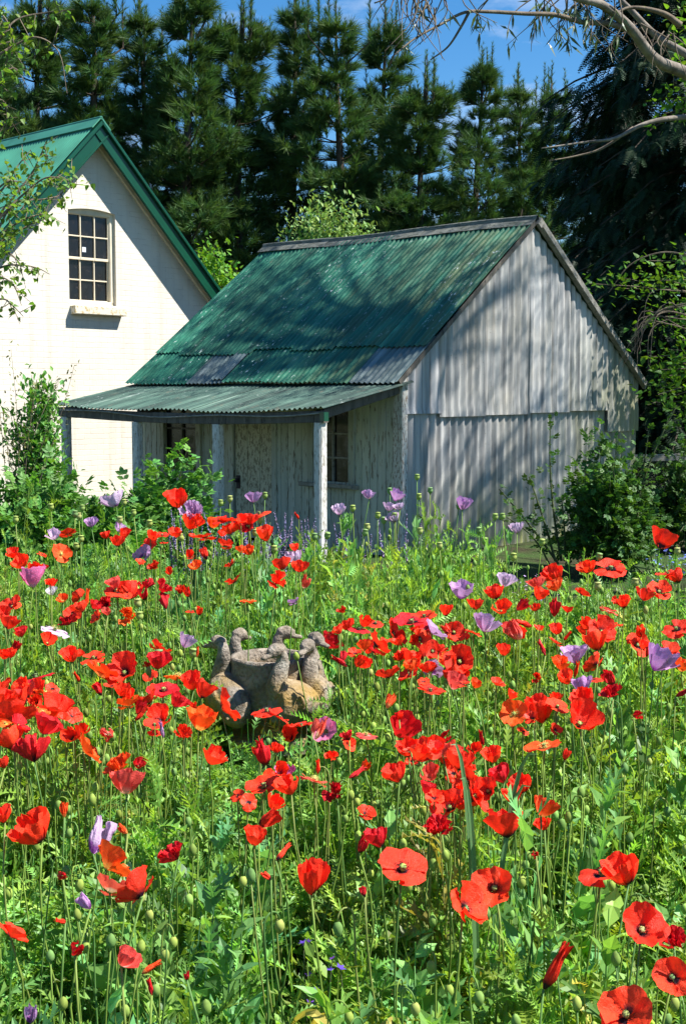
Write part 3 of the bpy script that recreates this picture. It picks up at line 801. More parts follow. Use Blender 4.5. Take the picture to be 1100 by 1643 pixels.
for px, py, D, k, lab in PINES:
    tip = at(px, py, D)
    o = tag(empty('pine_tree', (tip[0], D, -.3), random.uniform(0, 6.28)), lab, 'tree', 'dark pines in a row behind the buildings')
    s_ = (tip[2] + .3) / 19.0
    w_ = random.uniform(1.2, 1.55) if px < 420 else random.uniform(1.0, 1.4); o.scale = (s_ * w_, s_ * w_, s_)
    link_mesh('trunk', pine_src[k][0], o); link_mesh('crown', pine_src[k][1], o)
# the wood behind the row reads as one mass
g = Geo()
for q in range(26):
    k = q % 4; V_ = pine_src[k][1]
    n = len(V_.vertices); co = np.empty(n * 3, np.float32); V_.vertices.foreach_get('co', co); co = co.reshape(-1, 3)
    m = len(V_.polygons); ti = np.empty(m * 3, np.int32); V_.loops.foreach_get('vertex_index', ti); ti = ti.reshape(-1, 3)
    keep = np.random.default_rng(q).random(m) < .16
    ti = ti[keep]; u, inv = np.unique(ti, return_inverse=True)
    px = -60 + q * 42 + random.uniform(-12, 12); s_ = random.uniform(.74, .95) if px < 420 else random.uniform(.46, .62); D = 62 + (q % 3) * 3
    g.add(co[u] * np.array([s_ * 1.5, s_ * 1.5, s_]) * (1, 1, .92) + np.array([(px - 550) / FPX * D, D, -.5]), inv.reshape(-1, 3), (.8, .8, .8))
# low growth under the pines
n = 9000; X = rng.uniform(-17, 14, n); Z = rng.uniform(0, 1, n) ** 1.3 * (2.4 + 1.0 * np.sin(X * .9))
P = np.stack([X, 46 + rng.normal(size=n) * .8, Z], 1)
g.scatter(*TUFTS[0], P, frames(rng.normal(size=(n, 3)) + np.array([0, 0, .8])), rng.uniform(.5, 1., n), jit(n, .3) * .8)
tag(g.build('forest', MAT['pine']), 'dark wood of pines filling the gaps behind the front row', None, None, 'stuff')

# ------------------------------------------------------------------ shrubs and broadleaved crowns made of shoots
def shoots(leaf, wood, starts, ends, per, size, tmpl, r_, lo=.3, jitter=.06, sagk=.15, rad=.006, col=1.0, up=.35, cj=.3):
    """leaves along curved shoots from each start to each end"""
    Pl, Dl, Sl, Cl = [], [], [], []
    for a, b in zip(starts, ends):
        a = np.asarray(a); b = np.asarray(b); l = np.linalg.norm(b - a)
        mid = (a + b) / 2 + np.array([0, 0, 1]) * l * sagk + r_.normal(size=3) * l * .06
        ts = np.linspace(0, 1, 6)[:, None]; pts = a * (1 - ts) ** 2 + 2 * mid * ts * (1 - ts) + b * ts * ts
        wood.add(*tube(pts, np.linspace(rad, rad * .35, 6), 4, False))
        n = per if np.isscalar(per) else int(r_.integers(*per)); t = r_.uniform(lo, 1.02, n)
        p = a * ((1 - t) ** 2)[:, None] + 2 * mid * (t * (1 - t))[:, None] + b * (t * t)[:, None]
        tg = 2 * (mid - a) * (1 - t)[:, None] + 2 * (b - mid) * t[:, None]
        d = nrm(tg) * .5 + r_.normal(size=(n, 3)) * .75 + np.array([0, 0, up])
        Pl.append(p + r_.normal(size=(n, 3)) * jitter); Dl.append(d); Sl.append(size * r_.uniform(.6, 1.15, n)); Cl.append(jitc(r_, n, cj) * col * r_.uniform(.85, 1.15))
    P = np.concatenate(Pl); leaf.scatter(*tmpl, P, frames(np.concatenate(Dl), r_.uniform(-.8, .8, len(P))), np.concatenate(Sl), np.concatenate(Cl))

def bush(name, label, cat, base, rad, nsh, per, size, mat, tmpl, seed, group=None, lo=.3, jitter=.06, spread=.5, zmin=.2, wood='cane', col=1.0, pointy=.0, wname='canes'):
    r_ = np.random.default_rng(seed); rx, ry, rz = rad
    o = tag(empty(name, base), label, cat, group)
    lf, wd = Geo(), Geo()
    d = r_.normal(size=(nsh, 3)); d[:, 2] = np.abs(d[:, 2]) * 1.0; d = nrm(d)
    rr = r_.uniform(.45, 1.0, nsh)[:, None] ** .6
    E = d * rr * np.array([rx, ry, rz]) + r_.normal(size=(nsh, 3)) * .05; E[:, 2] = np.maximum(E[:, 2], zmin * rz) * (1 + pointy * r_.random(nsh))
    S = np.stack([r_.normal(size=nsh) * rx * spread * .5, r_.normal(size=nsh) * ry * spread * .5, r_.uniform(0, .25, nsh) * rz], 1)
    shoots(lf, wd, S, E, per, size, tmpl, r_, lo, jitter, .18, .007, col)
    lf.build('foliage', MAT[mat], o); wd.build(wname, MAT[wood], o, True)
    return o, r_

# roses and climber at the left of the verandah
b = at(95, 800, 10.0); bush('rose_bush', 'broad dark green rose bush spreading below the white house wall', 'bush', (b[0] - .1, 10.0, 0), (1.0, .7, 1.18), 190, (45, 80), .125, 'rose', ROSE, 21, 'rose bushes', pointy=.15, col=1.5)
b = at(272, 800, 10.6); bush('rose_bush', 'smaller upright rose bush in front of the shed window, with pale new shoots', 'bush', (b[0], 10.6, 0), (.50, .45, 1.40), 66, (40, 70), .12, 'rose', ROSE, 22, 'rose bushes', pointy=.12, col=1.6)
b = at(-60, 800, 10.2); bush('rose_bush', 'rose bush cut off by the picture edge, beside the broad one', 'bush', (b[0] - .1, 10.3, 0), (.7, .6, 1.25), 80, (40, 70), .125, 'rose', ROSE, 27, 'rose bushes')
r_ = np.random.default_rng(31)
b = at(58, 620, 11.2); o = tag(empty('climbing_plant', (b[0], 11.2, 0)), 'leafy climber rising in a cone beside the first verandah post', 'climber')
lf, wd = Geo(), Geo(); n = 80
E = []; S = []
for k in range(n):
    z = r_.uniform(.5, 1.95); w = .27 * (1 - (z - .4) / 1.8) + .05; E.append((r_.normal() * w * .75 + .06 * (z - 1), r_.normal() * w * .6, z)); S.append((r_.normal() * .1, r_.normal() * .1, z * .45))
shoots(lf, wd, S, E, (50, 85), .07, LEAF, r_, .1, .05, .1, .006, 1.7)
lf.build('foliage', MAT['rose'], o); wd.build('stems', MAT['twig'], o)
o = tag(empty('tall_weed', (at(20, 700, 11.0)[0], 11.0, 0)), 'sparse tall seedy sprigs standing before the white wall', 'plant')
lf, wd = Geo(), Geo(); S = []; E = []
for px, py in ((18, 560), (60, 610), (5, 660), (40, 690), (95, 610), (-5, 600), (120, 585)):
    q = at(px, py, 11.0) - np.array(o.location); S.append((r_.normal() * .05, r_.normal() * .05, .4)); E.append(q)
shoots(lf, wd, S, E, (50, 80), .035, LEAF, r_, .3, .03, .05, .004, 1.0)
lf.build('foliage', leaf_mat('dry_sprigs', (.16, .17, .07), .25), o); wd.build('stems', MAT['twig'], o)

# rose bush in the shade by the gable
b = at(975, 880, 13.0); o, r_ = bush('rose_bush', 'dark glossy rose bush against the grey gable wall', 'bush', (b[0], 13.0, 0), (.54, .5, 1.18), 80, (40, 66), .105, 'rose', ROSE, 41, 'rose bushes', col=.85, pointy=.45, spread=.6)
lf, wd = Geo(), Geo(); loc = np.array(o.location)
S = [at(895, 905, 12.8) - loc, at(890, 900, 12.8) - loc, at(900, 900, 12.9) - loc, at(1000, 880, 12.9) - loc, at(1015, 880, 13) - loc, at(905, 900, 12.9) - loc, at(880, 905, 12.8) - loc]
E = [at(800, 785, 12.5) - loc, at(848, 765, 12.6) - loc, at(882, 680, 12.7) - loc, at(1085, 650, 13) - loc, at(1040, 690, 13) - loc, at(900, 800, 12.7) - loc, at(812, 830, 12.4) - loc]
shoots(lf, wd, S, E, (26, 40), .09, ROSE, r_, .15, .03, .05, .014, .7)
lf.build('shoots', MAT['rose'], o); wd.build('canes', MAT['cane'], o)
b = at(1095, 800, 15.2); bush('rose_bush', 'low dark filler shrub added in front of the netting fence', 'bush', (b[0], 15.2, 0), (.55, .5, .95), 60, (36, 60), .12, 'rose', ROSE, 43, 'rose bushes', col=.7, pointy=.3, spread=.6)  # added filler shrub, tinted down to stand in for the dark by the fence
# shrubs glimpsed behind the roofs
b = at(530, 380, 27); bush('willow_shrub', 'pale silvery green shrub showing over the shed ridge', 'shrub', (b[0], 27, 0), (1.5, 1.0, 5.95), 460, (90, 120), .125, 'willow', LEAF, 51, None, lo=.76, jitter=.17, zmin=.62, wood='twig', wname='stems')
b = at(345, 420, 26.5); bush('fresh_green_shrub', 'bright green shrub in the gap between house roof and shed roof', 'shrub', (b[0], 26.5, 0), (.95, .8, 5.15), 140, (80, 110), .12, 'fresh', HEART, 52, None, lo=.6, jitter=.15, zmin=.5, wood='twig', wname='stems')

# ------------------------------------------------------------------ dark weeping conifer at the right
def conifer(base_, Ht_, rad_, seed_, lab_):
    o = tag(empty('weeping_conifer', base_), lab_, 'tree', 'dark weeping conifers beyond the shed')
    r_ = np.random.default_rng(seed_); wood, cr = Geo(), Geo(); Ht = Ht_
    wood.add(*tube([(0, 0, -.2), (0, 0, Ht)], (.32, .04), 9))
    P, D, S, C = [], [], [], []
    for z in np.arange(.4, Ht - (5 if Ht > 15 else .3), .19):
        t = z / Ht; lm = rad_ * (1 - t) ** .42 * (.88 + .12 * math.sin(z * 2.1))
        for k in range(8):
            a = r_.uniform(0, 6.3); l = lm * r_.uniform(.6, 1.08); h = np.array([math.cos(a), math.sin(a), 0]); side = np.array([-h[1], h[0], 0])
            ts = np.linspace(0, 1, 6); pts = np.array([0, 0, z]) + h * (l * ts)[:, None] + np.array([0, 0, 1]) * (l * (.30 * ts - .52 * ts ** 2))[:, None]
            wood.add(*tube(pts, np.linspace(.045, .008, 6), 4, False))
            n = int(22 + 22 * l); u = r_.uniform(.35, 1.02, n)
            pp = np.stack([np.interp(u, ts, pts[:, i]) for i in range(3)], 1) + side * (r_.uniform(-1, 1, n) * .3 * l * (1.2 - u))[:, None]
            pp[:, 2] -= r_.uniform(0, .25, n)
            P.append(pp); D.append(h * r_.uniform(.2, 1., n)[:, None] + side * (r_.normal(size=n) * .5)[:, None] + np.array([0, 0, -1]) * r_.uniform(.15, .9, n)[:, None])
            S.append(r_.uniform(.2, .4, n)); C.append(jitc(r_, n, .45))
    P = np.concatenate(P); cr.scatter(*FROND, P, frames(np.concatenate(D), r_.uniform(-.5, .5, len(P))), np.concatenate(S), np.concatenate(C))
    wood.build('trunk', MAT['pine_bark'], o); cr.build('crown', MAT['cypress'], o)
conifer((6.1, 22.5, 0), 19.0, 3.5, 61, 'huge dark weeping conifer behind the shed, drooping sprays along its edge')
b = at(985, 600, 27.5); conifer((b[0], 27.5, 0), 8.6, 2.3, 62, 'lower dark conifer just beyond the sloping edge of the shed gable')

# ------------------------------------------------------------------ gum tree whose limbs reach in at the upper right; its crown dapples the shed
GT = np.array([8.4, 12.2, 0.])
gum = tag(empty('gum_tree', GT), 'pale barked gum tree whose bare limbs reach in beside the sky', 'tree')
r_ = np.random.default_rng(71); wood, lf, dead = Geo(), Geo(), Geo()
def gp(px, py, D): return at(px, py, D) - GT
fork = np.array([-.9, -.6, 3.6])
wood.add(*tube(curve([(0, 0, -.2), (-.15, -.1, 1.5), fork, (-.6, .2, 6.0), (-.9, .8, 9.0), (-1.5, 1.4, 11.5)]), np.linspace(.34, .08, 41), 12))
# thick limb and its companion
L1 = curve([fork, gp(1290, 250, 11.2), gp(1180, 165, 11.0), gp(1100, 118, 10.8), gp(1050, 95, 10.6), gp(1010, 45, 10.4), gp(965, 8, 10.2), gp(915, -8, 10.0), gp(860, -60, 9.8), gp(800, -150, 9.6)])
wood.add(*tube(L1, np.interp(np.linspace(0, 1, len(L1)), [0, .3, .6, 1], [.11, .052, .036, .013]), 10))
L2 = curve([gp(1180, 165, 11.0), gp(1110, 95, 11.0), gp(1055, 60, 11.0), gp(1015, 20, 11.0), gp(985, -15, 11.0), gp(950, -90, 11.0)])
wood.add(*tube(L2, np.linspace(.038, .014, len(L2)), 9))
L3 = curve([gp(1010, 48, 10.4), gp(975, 38, 10.3), gp(935, 36, 10.2), gp(890, 24, 10.1), gp(840, 22, 10.0), gp(785, 19, 9.9), gp(745, 20, 9.8), gp(705, 40, 9.7), gp(665, 62, 9.6), gp(628, 92, 9.5)])
dead.add(*tube(L3, np.linspace(.024, .005, len(L3)), 7))
L4 = curve([gp(752, 19, 9.8), gp(738, 45, 9.8), gp(718, 75, 9.8), gp(690, 96, 9.8)]); dead.add(*tube(L4, np.linspace(.012, .005, len(L4)), 5))
L5 = curve([gp(1240, 190, 11.3), gp(1140, 187, 11.2), gp(1075, 190, 11.0), gp(1030, 200, 10.9), gp(985, 222, 10.8), gp(940, 228, 10.7), gp(868, 238, 10.6)])
wood.add(*tube(L5, np.linspace(.030, .005, len(L5)), 7))
L6 = curve([gp(1015, 205, 10.9), gp(965, 238, 10.8), gp(925, 250, 10.8), gp(880, 258, 10.7)]); dead.add(*tube(L6, np.linspace(.014, .004, len(L6)), 5))
L7 = curve([gp(1090, 40, 11), gp(1060, 20, 10.9), gp(1010, 12, 10.8), gp(975, 30, 10.7)]); dead.add(*tube(L7, np.linspace(.03, .006, len(L7)), 5))
def twigs(px0, py0, px1, py1, D, n, ln, leafy=0):
    for k in range(n):
        t = r_.random(); a = gp(px0 + (px1 - px0) * t + r_.normal() * 8, py0 + (py1 - py0) * t, D); q = a + np.array([r_.normal() * .16, r_.normal() * .16, 0])
        l = ln * r_.uniform(.5, 1.2)
        pts = curve([a, (a + q) / 2 + (r_.normal() * .05, 0, -l * .5), q + (r_.normal() * .06, 0, -l)], 4); dead.add(*tube(pts, np.linspace(.006, .002, len(pts)), 4, False))
        if leafy:
            m = leafy; u = r_.uniform(.2, 1, m); p = np.stack([np.interp(u, np.linspace(0, 1, len(pts)), pts[:, i]) for i in range(3)], 1)
            lf.scatter(*LANCE, p, frames(r_.normal(size=(m, 3)) * .5 + np.array([0, 0, -1.]), r_.uniform(0, 6, m)), r_.uniform(.09, .15, m), jitc(r_, m, .3))
twigs(615, -40, 700, 15, 9.6, 16, .35); twigs(660, -20, 800, 0, 9.7, 10, .3, 5); twigs(830, -20, 990, 0, 10.2, 26, .35, 6); twigs(980, 20, 1080, 60, 10.6, 16, .35)
wood.add(*tube(curve([gp(860, -60, 9.8), gp(760, -60, 9.7), gp(690, -30, 9.6), gp(640, -10, 9.5), gp(600, 5, 9.5)]), np.linspace(.02, .005, 33), 5))
twigs(640, -30, 700, -10, 9.5, 10, .42)
# crown clusters: each hangs where its shade falls on the shed
Sv = np.array(SUN)
def shed_pt(x, y, z): return A + G3 * x + R3 * y + np.array([0, 0, z])
targets = []
for k in range(160):
    if r_.random() < .40:
        x = r_.uniform(-.2, SW + .2); z = r_.uniform(.1, 3.8)
        targets.append((shed_pt(x, -.05, z), .92))
    else:
        x = r_.uniform(-.3, 2.35); y = r_.uniform(-.2, 5.2); targets.append((shed_pt(x, y, EAVE + SLP * max(0, x)), 1.0))
cl = []
for P_, w_ in targets:
    d = r_.uniform(7.0, 10.5); c = P_ + Sv * d
    px, py = project(c)
    if py > -40 and px < 1140: continue
    cl.append(c - GT)
cl = np.array(cl)
crown_hub = [np.array([-.6, .2, 6.0]), np.array([-.9, .8, 9.0]), np.array([-1.3, 1.2, 10.8]), np.array(L1[-1])]
for c in cl:
    hub = min(crown_hub, key=lambda h: np.linalg.norm(h - c)); m = (hub + c) / 2 + (0, 0, .3)
    pts = curve([hub, m, c], 4); wood.add(*tube(pts, np.linspace(.03, .006, len(pts)), 4, False))
    n = int(r_.integers(36, 85)); p = c + r_.normal(size=(n, 3)) * np.array([.27, .27, .24])
    lf.scatter(*LANCE, p, frames(r_.normal(size=(n, 3)) * .6 + np.array([0, 0, -.7]), r_.uniform(0, 6, n)), r_.uniform(.13, .21, n) , jitc(r_, n, .3))
wood.build('trunk', MAT['gum_bark'], gum, True); dead.build('bare_branches', MAT['twig'], gum, True); lf.build('crown', MAT['gum'], gum)

# ------------------------------------------------------------------ fresh leaved tree at the right edge
OT = np.array([6.6, 17.6, 0.])
oak = tag(empty('leafy_tree', OT), 'bright fresh leaved tree leaning in at the right edge beyond the shed', 'tree')
r_ = np.random.default_rng(81); wood, lf = Geo(), Geo()
wood.add(*tube([(0, 0, -.1), (.1, 0, 2.5), (.0, .1, 5.0), (.1, 0, 8)], (.16, .13, .09, .03), 8))
def op(px, py, D=17.2): return at(px, py, D) - OT
sp = [(985, 455), (1000, 480), (1020, 440), (960, 465), (1045, 470), (1075, 450), (1060, 500), (1090, 520), (1085, 560), (1050, 590), (1075, 610), (1092, 650), (1040, 560), (1098, 590), (1030, 520), (1060, 640),
      (1088, 40), (1095, 80), (1080, 110), (1098, 130), (1065, 150), (1075, 170), (1090, 20), (1120, 60), (1130, 150), (1150, 450), (1160, 600), (1120, 500), (1125, 560)]
S = []; E = []
for px, py in sp:
    e = op(px, py, 16.6 + r_.uniform(0, 1.0))
    for k in range(1 if 400 < py < 540 else 2): S.append(np.array([0, 0, max(1.5, e[2] - .5)])); E.append(e + r_.normal(size=3) * .13)
for k in range(55):
    d = nrm(r_.normal(size=3)); S.append(np.array([0, 0, 5.0 + r_.normal()])); E.append(np.array([3.4, .2, 5.2]) + d * np.array([1.9, 1.7, 3.0]))
shoots(lf, wood, S, E, (40, 65), .095, HEART, r_, .74, .13, .12, .012, .75)
# bare drooping twigs
for k in range(13):
    a = op(1100 + r_.normal() * 12, 500 + r_.normal() * 14, 16.8); e = op(985 + r_.random() * 60, 520 + r_.random() * 80, 16.6)
    pts = curve([a, op(1040 + r_.normal() * 10, 505 + r_.normal() * 12, 16.7), e], 5); wood.add(*tube(pts, np.linspace(.008, .003, len(pts)), 4, False))
pts = curve([op(1110, 410), op(1060, 405), op(1010, 425), op(975, 470)], 6); wood.add(*tube(pts, np.linspace(.014, .006, len(pts)), 5, False))
wood.build('trunk', MAT['twig'], oak); lf.build('crown', MAT['fresh'], oak)

# ------------------------------------------------------------------ birch at the left, only its sprays reach into the picture
BT = np.array([-3.9, 8.8, 0.])
birch = tag(empty('birch_tree', BT), 'birch whose thin leafy sprays hang in front of the house roof', 'tree')
r_ = np.random.default_rng(91); wood, lf = Geo(), Geo()
wood.add(*tube(curve([(0, 0, -.1), (.05, 0, 2), (-.05, .05, 4), (.05, 0, 6.5), (0, 0, 9)]), np.linspace(.13, .03, 33), 9))
def bp(px, py, D=8.5): return at(px, py, D) - BT
BR = [([(-60, 130), (0, 60), (30, 30), (75, 20), (120, 15)], 26), ([(-60, 120), (20, 75), (60, 60), (95, 85), (108, 150)], 30), ([(-60, 180), (0, 120), (25, 110), (45, 140)], 46), ([(-60, 200), (0, 160), (12, 190), (5, 220)], 40),
      ([(-60, 60), (-10, 20), (15, 40), (25, 80)], 46), ([(-60, 200), (-20, 150), (10, 100), (30, 60)], 40), ([(-60, 90), (0, -20), (60, -30), (90, 0)], 20),
      ([(-60, 420), (0, 350), (40, 310), (75, 285), (110, 290), (122, 300)], 95), ([(-60, 400), (10, 330), (50, 280), (65, 250), (75, 225)], 70), ([(-60, 380), (0, 310), (30, 265), (50, 240)], 60),
      ([(-60, 420), (20, 330), (70, 320), (100, 310), (115, 270)], 75), ([(-60, 430), (10, 370), (60, 345), (90, 350)], 60), ([(-60, 440), (0, 390), (40, 365), (75, 350)], 60), ([(-60, 350), (0, 300), (20, 290), (55, 300)], 50),
      ([(-60, 460), (0, 430), (30, 425), (60, 430), (80, 440)], 22), ([(-60, 470), (-10, 445), (20, 455), (35, 490)], 24), ([(-60, 500), (0, 480), (20, 490), (38, 508)], 20), ([(-60, 410), (0, 400), (30, 420), (35, 440)], 30), ([(-60, 420), (0, 395), (20, 380)], 40)]
for pl, n in BR:
    D = 8.4 + r_.uniform(-.4, .4); zc = bp(pl[0][0], pl[0][1] + 60, D)[2]
    pts = curve([np.array([0, 0, max(1., zc - .3)])] + [bp(x, y, D + r_.normal() * .04) for x, y in pl], 6); wood.add(*tube(pts, np.linspace(.011, .002, len(pts)), 5, False))
    i0 = 8; ln = np.linspace(0, 1, len(pts)); u = r_.uniform(.35, 1.0, n // 4 + 2)
    for uu in u:                                     # side twigs with leaves
        a = np.array([np.interp(uu, ln, pts[:, i]) for i in range(3)]); l = r_.uniform(.05, .17); d = nrm(r_.normal(size=3) + (0.2, 0, -.5)); e = a + d * l
        wood.add(*tube([a, e], (.003, .0015), 3, False)); m = 4
        p = a + (e - a) * r_.uniform(.1, 1.05, m)[:, None]
        lf.scatter(*HEART, p + r_.normal(size=(m, 3)) * .012, frames(r_.normal(size=(m, 3)) * .7 + np.array([0, 0, -.6]), r_.uniform(-1, 1, m)), r_.uniform(.028, .05, m), jitc(r_, m, .3))
for k in range(60):
    d = nrm(r_.normal(size=3)); c = np.array([-1.6, 0, 5.5]) + d * np.array([1.3, 1.2, 2.6]); wood.add(*tube([(0, 0, max(1.5, c[2] - .6)), c], (.015, .003), 4, False))
    n = 40; lf.scatter(*HEART, c + r_.normal(size=(n, 3)) * .25, frames(r_.normal(size=(n, 3)) + np.array([0, 0, -.5])), r_.uniform(.03, .055, n), jitc(r_, n, .3))
wood.build('trunk', MAT['twig'], birch); lf.build('crown', MAT['birch'], birch)
# ------------------------------------------------------------------ the stone planter ringed with swans
UC = at(431, 1053, 5.2); UC[2] = 0
urn = tag(empty('swan_planter', UC), 'weathered stone planter ringed with six swan figures, standing among the poppies', 'planter')
def loft(path, ry, rz, n=16, upv=(0, 0, 1)):
    """elliptical tube along a path that stays in one upright plane"""
    path = np.asarray(path, float); m = len(path); tg = nrm(np.gradient(path, axis=0)); th = np.arange(n) * 2 * math.pi / n; V = []
    side = nrm(np.cross(np.array([0, 0, 1.]), nrm(path[-1] * (1, 1, 0) - path[0] * (1, 1, 0)))) if np.linalg.norm((path[-1] - path[0])[:2]) > 1e-6 else np.array([0, 1., 0])
    for i in range(m):
        u = nrm(np.cross(tg[i], side)); V.append(path[i] + np.cos(th)[:, None] * side * ry[i] + np.sin(th)[:, None] * u * rz[i])
    V = np.concatenate(V); T = []
    for i in range(m - 1):
        for j in range(n):
            k = (j + 1) % n; p, q, r_, s_ = i * n + j, i * n + k, (i + 1) * n + k, (i + 1) * n + j; T += [(p, r_, q), (p, s_, r_)]
    for j in range(1, n - 1): e = (m - 1) * n; T += [(0, j, j + 1), (e, e + j + 1, e + j)]
    return V, np.array(T)
def rotz(V, a, c=(0, 0, 0)):
    c = np.asarray(c, float); W = np.asarray(V) - c; ca, sa = math.cos(a), math.sin(a)
    return np.stack([W[:, 0] * ca - W[:, 1] * sa, W[:, 0] * sa + W[:, 1] * ca, W[:, 2]], 1) + c
def swan(turn):
    g = Geo()
    bp_ = curve([(-.115, .0, .012), (-.085, 0, .025), (-.03, 0, .062), (.03, 0, .078), (.075, 0, .085), (.102, 0, .088)], 5)
    t = np.linspace(0, 1, len(bp_)); rr = np.interp(t, [0, .12, .4, .68, .88, 1], [.014, .046, .078, .085, .068, .028])
    g.add(*loft(bp_, rr * 1.0, rr * 1.2))
    nk = curve([(.045, 0, .10), (.074, 0, .15), (.064, 0, .205), (.050, 0, .25), (.055, 0, .285), (.078, 0, .300)], 5)
    t = np.linspace(0, 1, len(nk)); rn = np.interp(t, [0, .3, .65, .85, 1], [.056, .038, .025, .0215, .021]); V1, T1 = loft(nk, rn, rn, 14)
    head = curve([(.045, 0, .293), (.062, 0, .303), (.085, 0, .304), (.105, 0, .296), (.118, 0, .290)], 5); t = np.linspace(0, 1, len(head)); rh = np.interp(t, [0, .2, .5, .8, 1], [.006, .024, .031, .024, .015])
    V2, T2 = loft(head, rh * .9, rh, 14)
    bk = curve([(.108, 0, .290), (.128, 0, .284), (.146, 0, .280), (.155, 0, .278)], 5); t = np.linspace(0, 1, len(bk)); rb = np.interp(t, [0, .3, .8, 1], [.017, .0135, .0115, .006]); V3, T3 = loft(bk, rb * 1.15, rb * .75, 12)
    Vk, Tk = lathe([(0, 0), (.006, .002), (.009, .008), (.006, .014), (0, .016)], 10)      # knob above the bill
    V4 = Vk + np.array([.116, 0, .300])
    V5 = []
    for sg in (-1, 1):
        Ve, Te = lathe([(0, 0), (.004, .001), (.0055, .005), (.004, .009), (0, .010)], 8); V5.append((np.stack([Ve[:, 0] + .093, sg * (.0245 + Ve[:, 2] * .4), Ve[:, 1] + .305], 1), Te))
    piv = (.06, 0, 0)
    g.add(V1, T1)
    for V, T in [(V2, T2), (V3, T3), (V4, Tk)] + V5: g.add(rotz(V, turn, piv), T)
    for sg in (-1, 1):                                   # folded wings with a raised rim
        w = curve([(.055, sg * .058, .12), (.01, sg * .078, .10), (-.05, sg * .066, .06), (-.105, sg * .022, .022)], 5); t = np.linspace(0, 1, len(w)); rw = np.interp(t, [0, .3, .75, 1], [.018, .034, .026, .008])
        g.add(*loft(w, rw * .45, rw * 1.15, 12))
        for q in range(5):
            x = .03 - q * .028; g.add(*tube([(x, sg * (.091 - .006 * q), .125 - .02 * q), (x - .02, sg * (.090 - .009 * q), .08 - .016 * q)], .0055, 6))
    return g.arrays()
URN_Z = .522
for k, (pa, turn) in enumerate(((-54, .15), (-150, .5), (158, -.2), (97, .2), (40, .1), (-6, -.35))):
    ph = R(pa); g = Geo(); V, T, _ = swan(turn)
    ph2 = ph; tgt = np.array([math.sin(ph2), -math.cos(ph2)]); rot = math.atan2(tgt[1], tgt[0])
    V = rotz(V * np.array([1, 1, .95]), rot) + np.array([math.cos(ph) * .176, math.sin(ph) * .176, URN_Z - .01]); g.add(V, T)
    o = g.build('swan', MAT['stone'], urn, True)
    rm = o.modifiers.new('remesh', 'REMESH'); rm.mode = 'VOXEL'; rm.voxel_size = .0036; rm.use_smooth_shade = True
    sm_ = o.modifiers.new('smooth', 'SMOOTH'); sm_.factor = .5; sm_.iterations = 1
g = Geo(); V, T = lathe([(.0, URN_Z + .06), (.11, URN_Z + .07), (.125, URN_Z + .14), (.130, URN_Z + .205), (.136, URN_Z + .220), (.152, URN_Z + .220), (.157, URN_Z + .208), (.152, URN_Z + .196), (.155, URN_Z + .15), (.16, URN_Z + .06), (.14, URN_Z + .0), (.10, URN_Z - .03), (.07, URN_Z - .06), (.085, URN_Z - .10), (.09, URN_Z - .115), (.0, URN_Z - .115)], 40)
g.add(V, T); g.build('bowl', MAT['stone'], urn, True)
g = Geo(); V, T = lathe([(0, .16 + URN_Z), (.06, .158 + URN_Z), (.126, .15 + URN_Z)], 24); g.add(V, T); g.build('soil', MAT['soil'], urn)
g = Geo(); g.add(*bar((0, 0, .37), (0, 0, .425), .30, .30, (1, 0, 0), .10)); g.add(*bar((0, 0, -.05), (0, 0, .366), .21, .21, (1, 0, 0), .08)); ped = g.build('pedestal', MAT['stone'], urn)

# ------------------------------------------------------------------ the poppies
def dmap(py): return float(np.interp(py, [780, 830, 877, 960, 1050, 1127, 1250, 1350, 1450, 1550, 1643, 1700], [7.4, 6.8, 6.2, 5.35, 4.6, 4.05, 3.45, 3.0, 2.65, 2.4, 2.2, 2.1]))

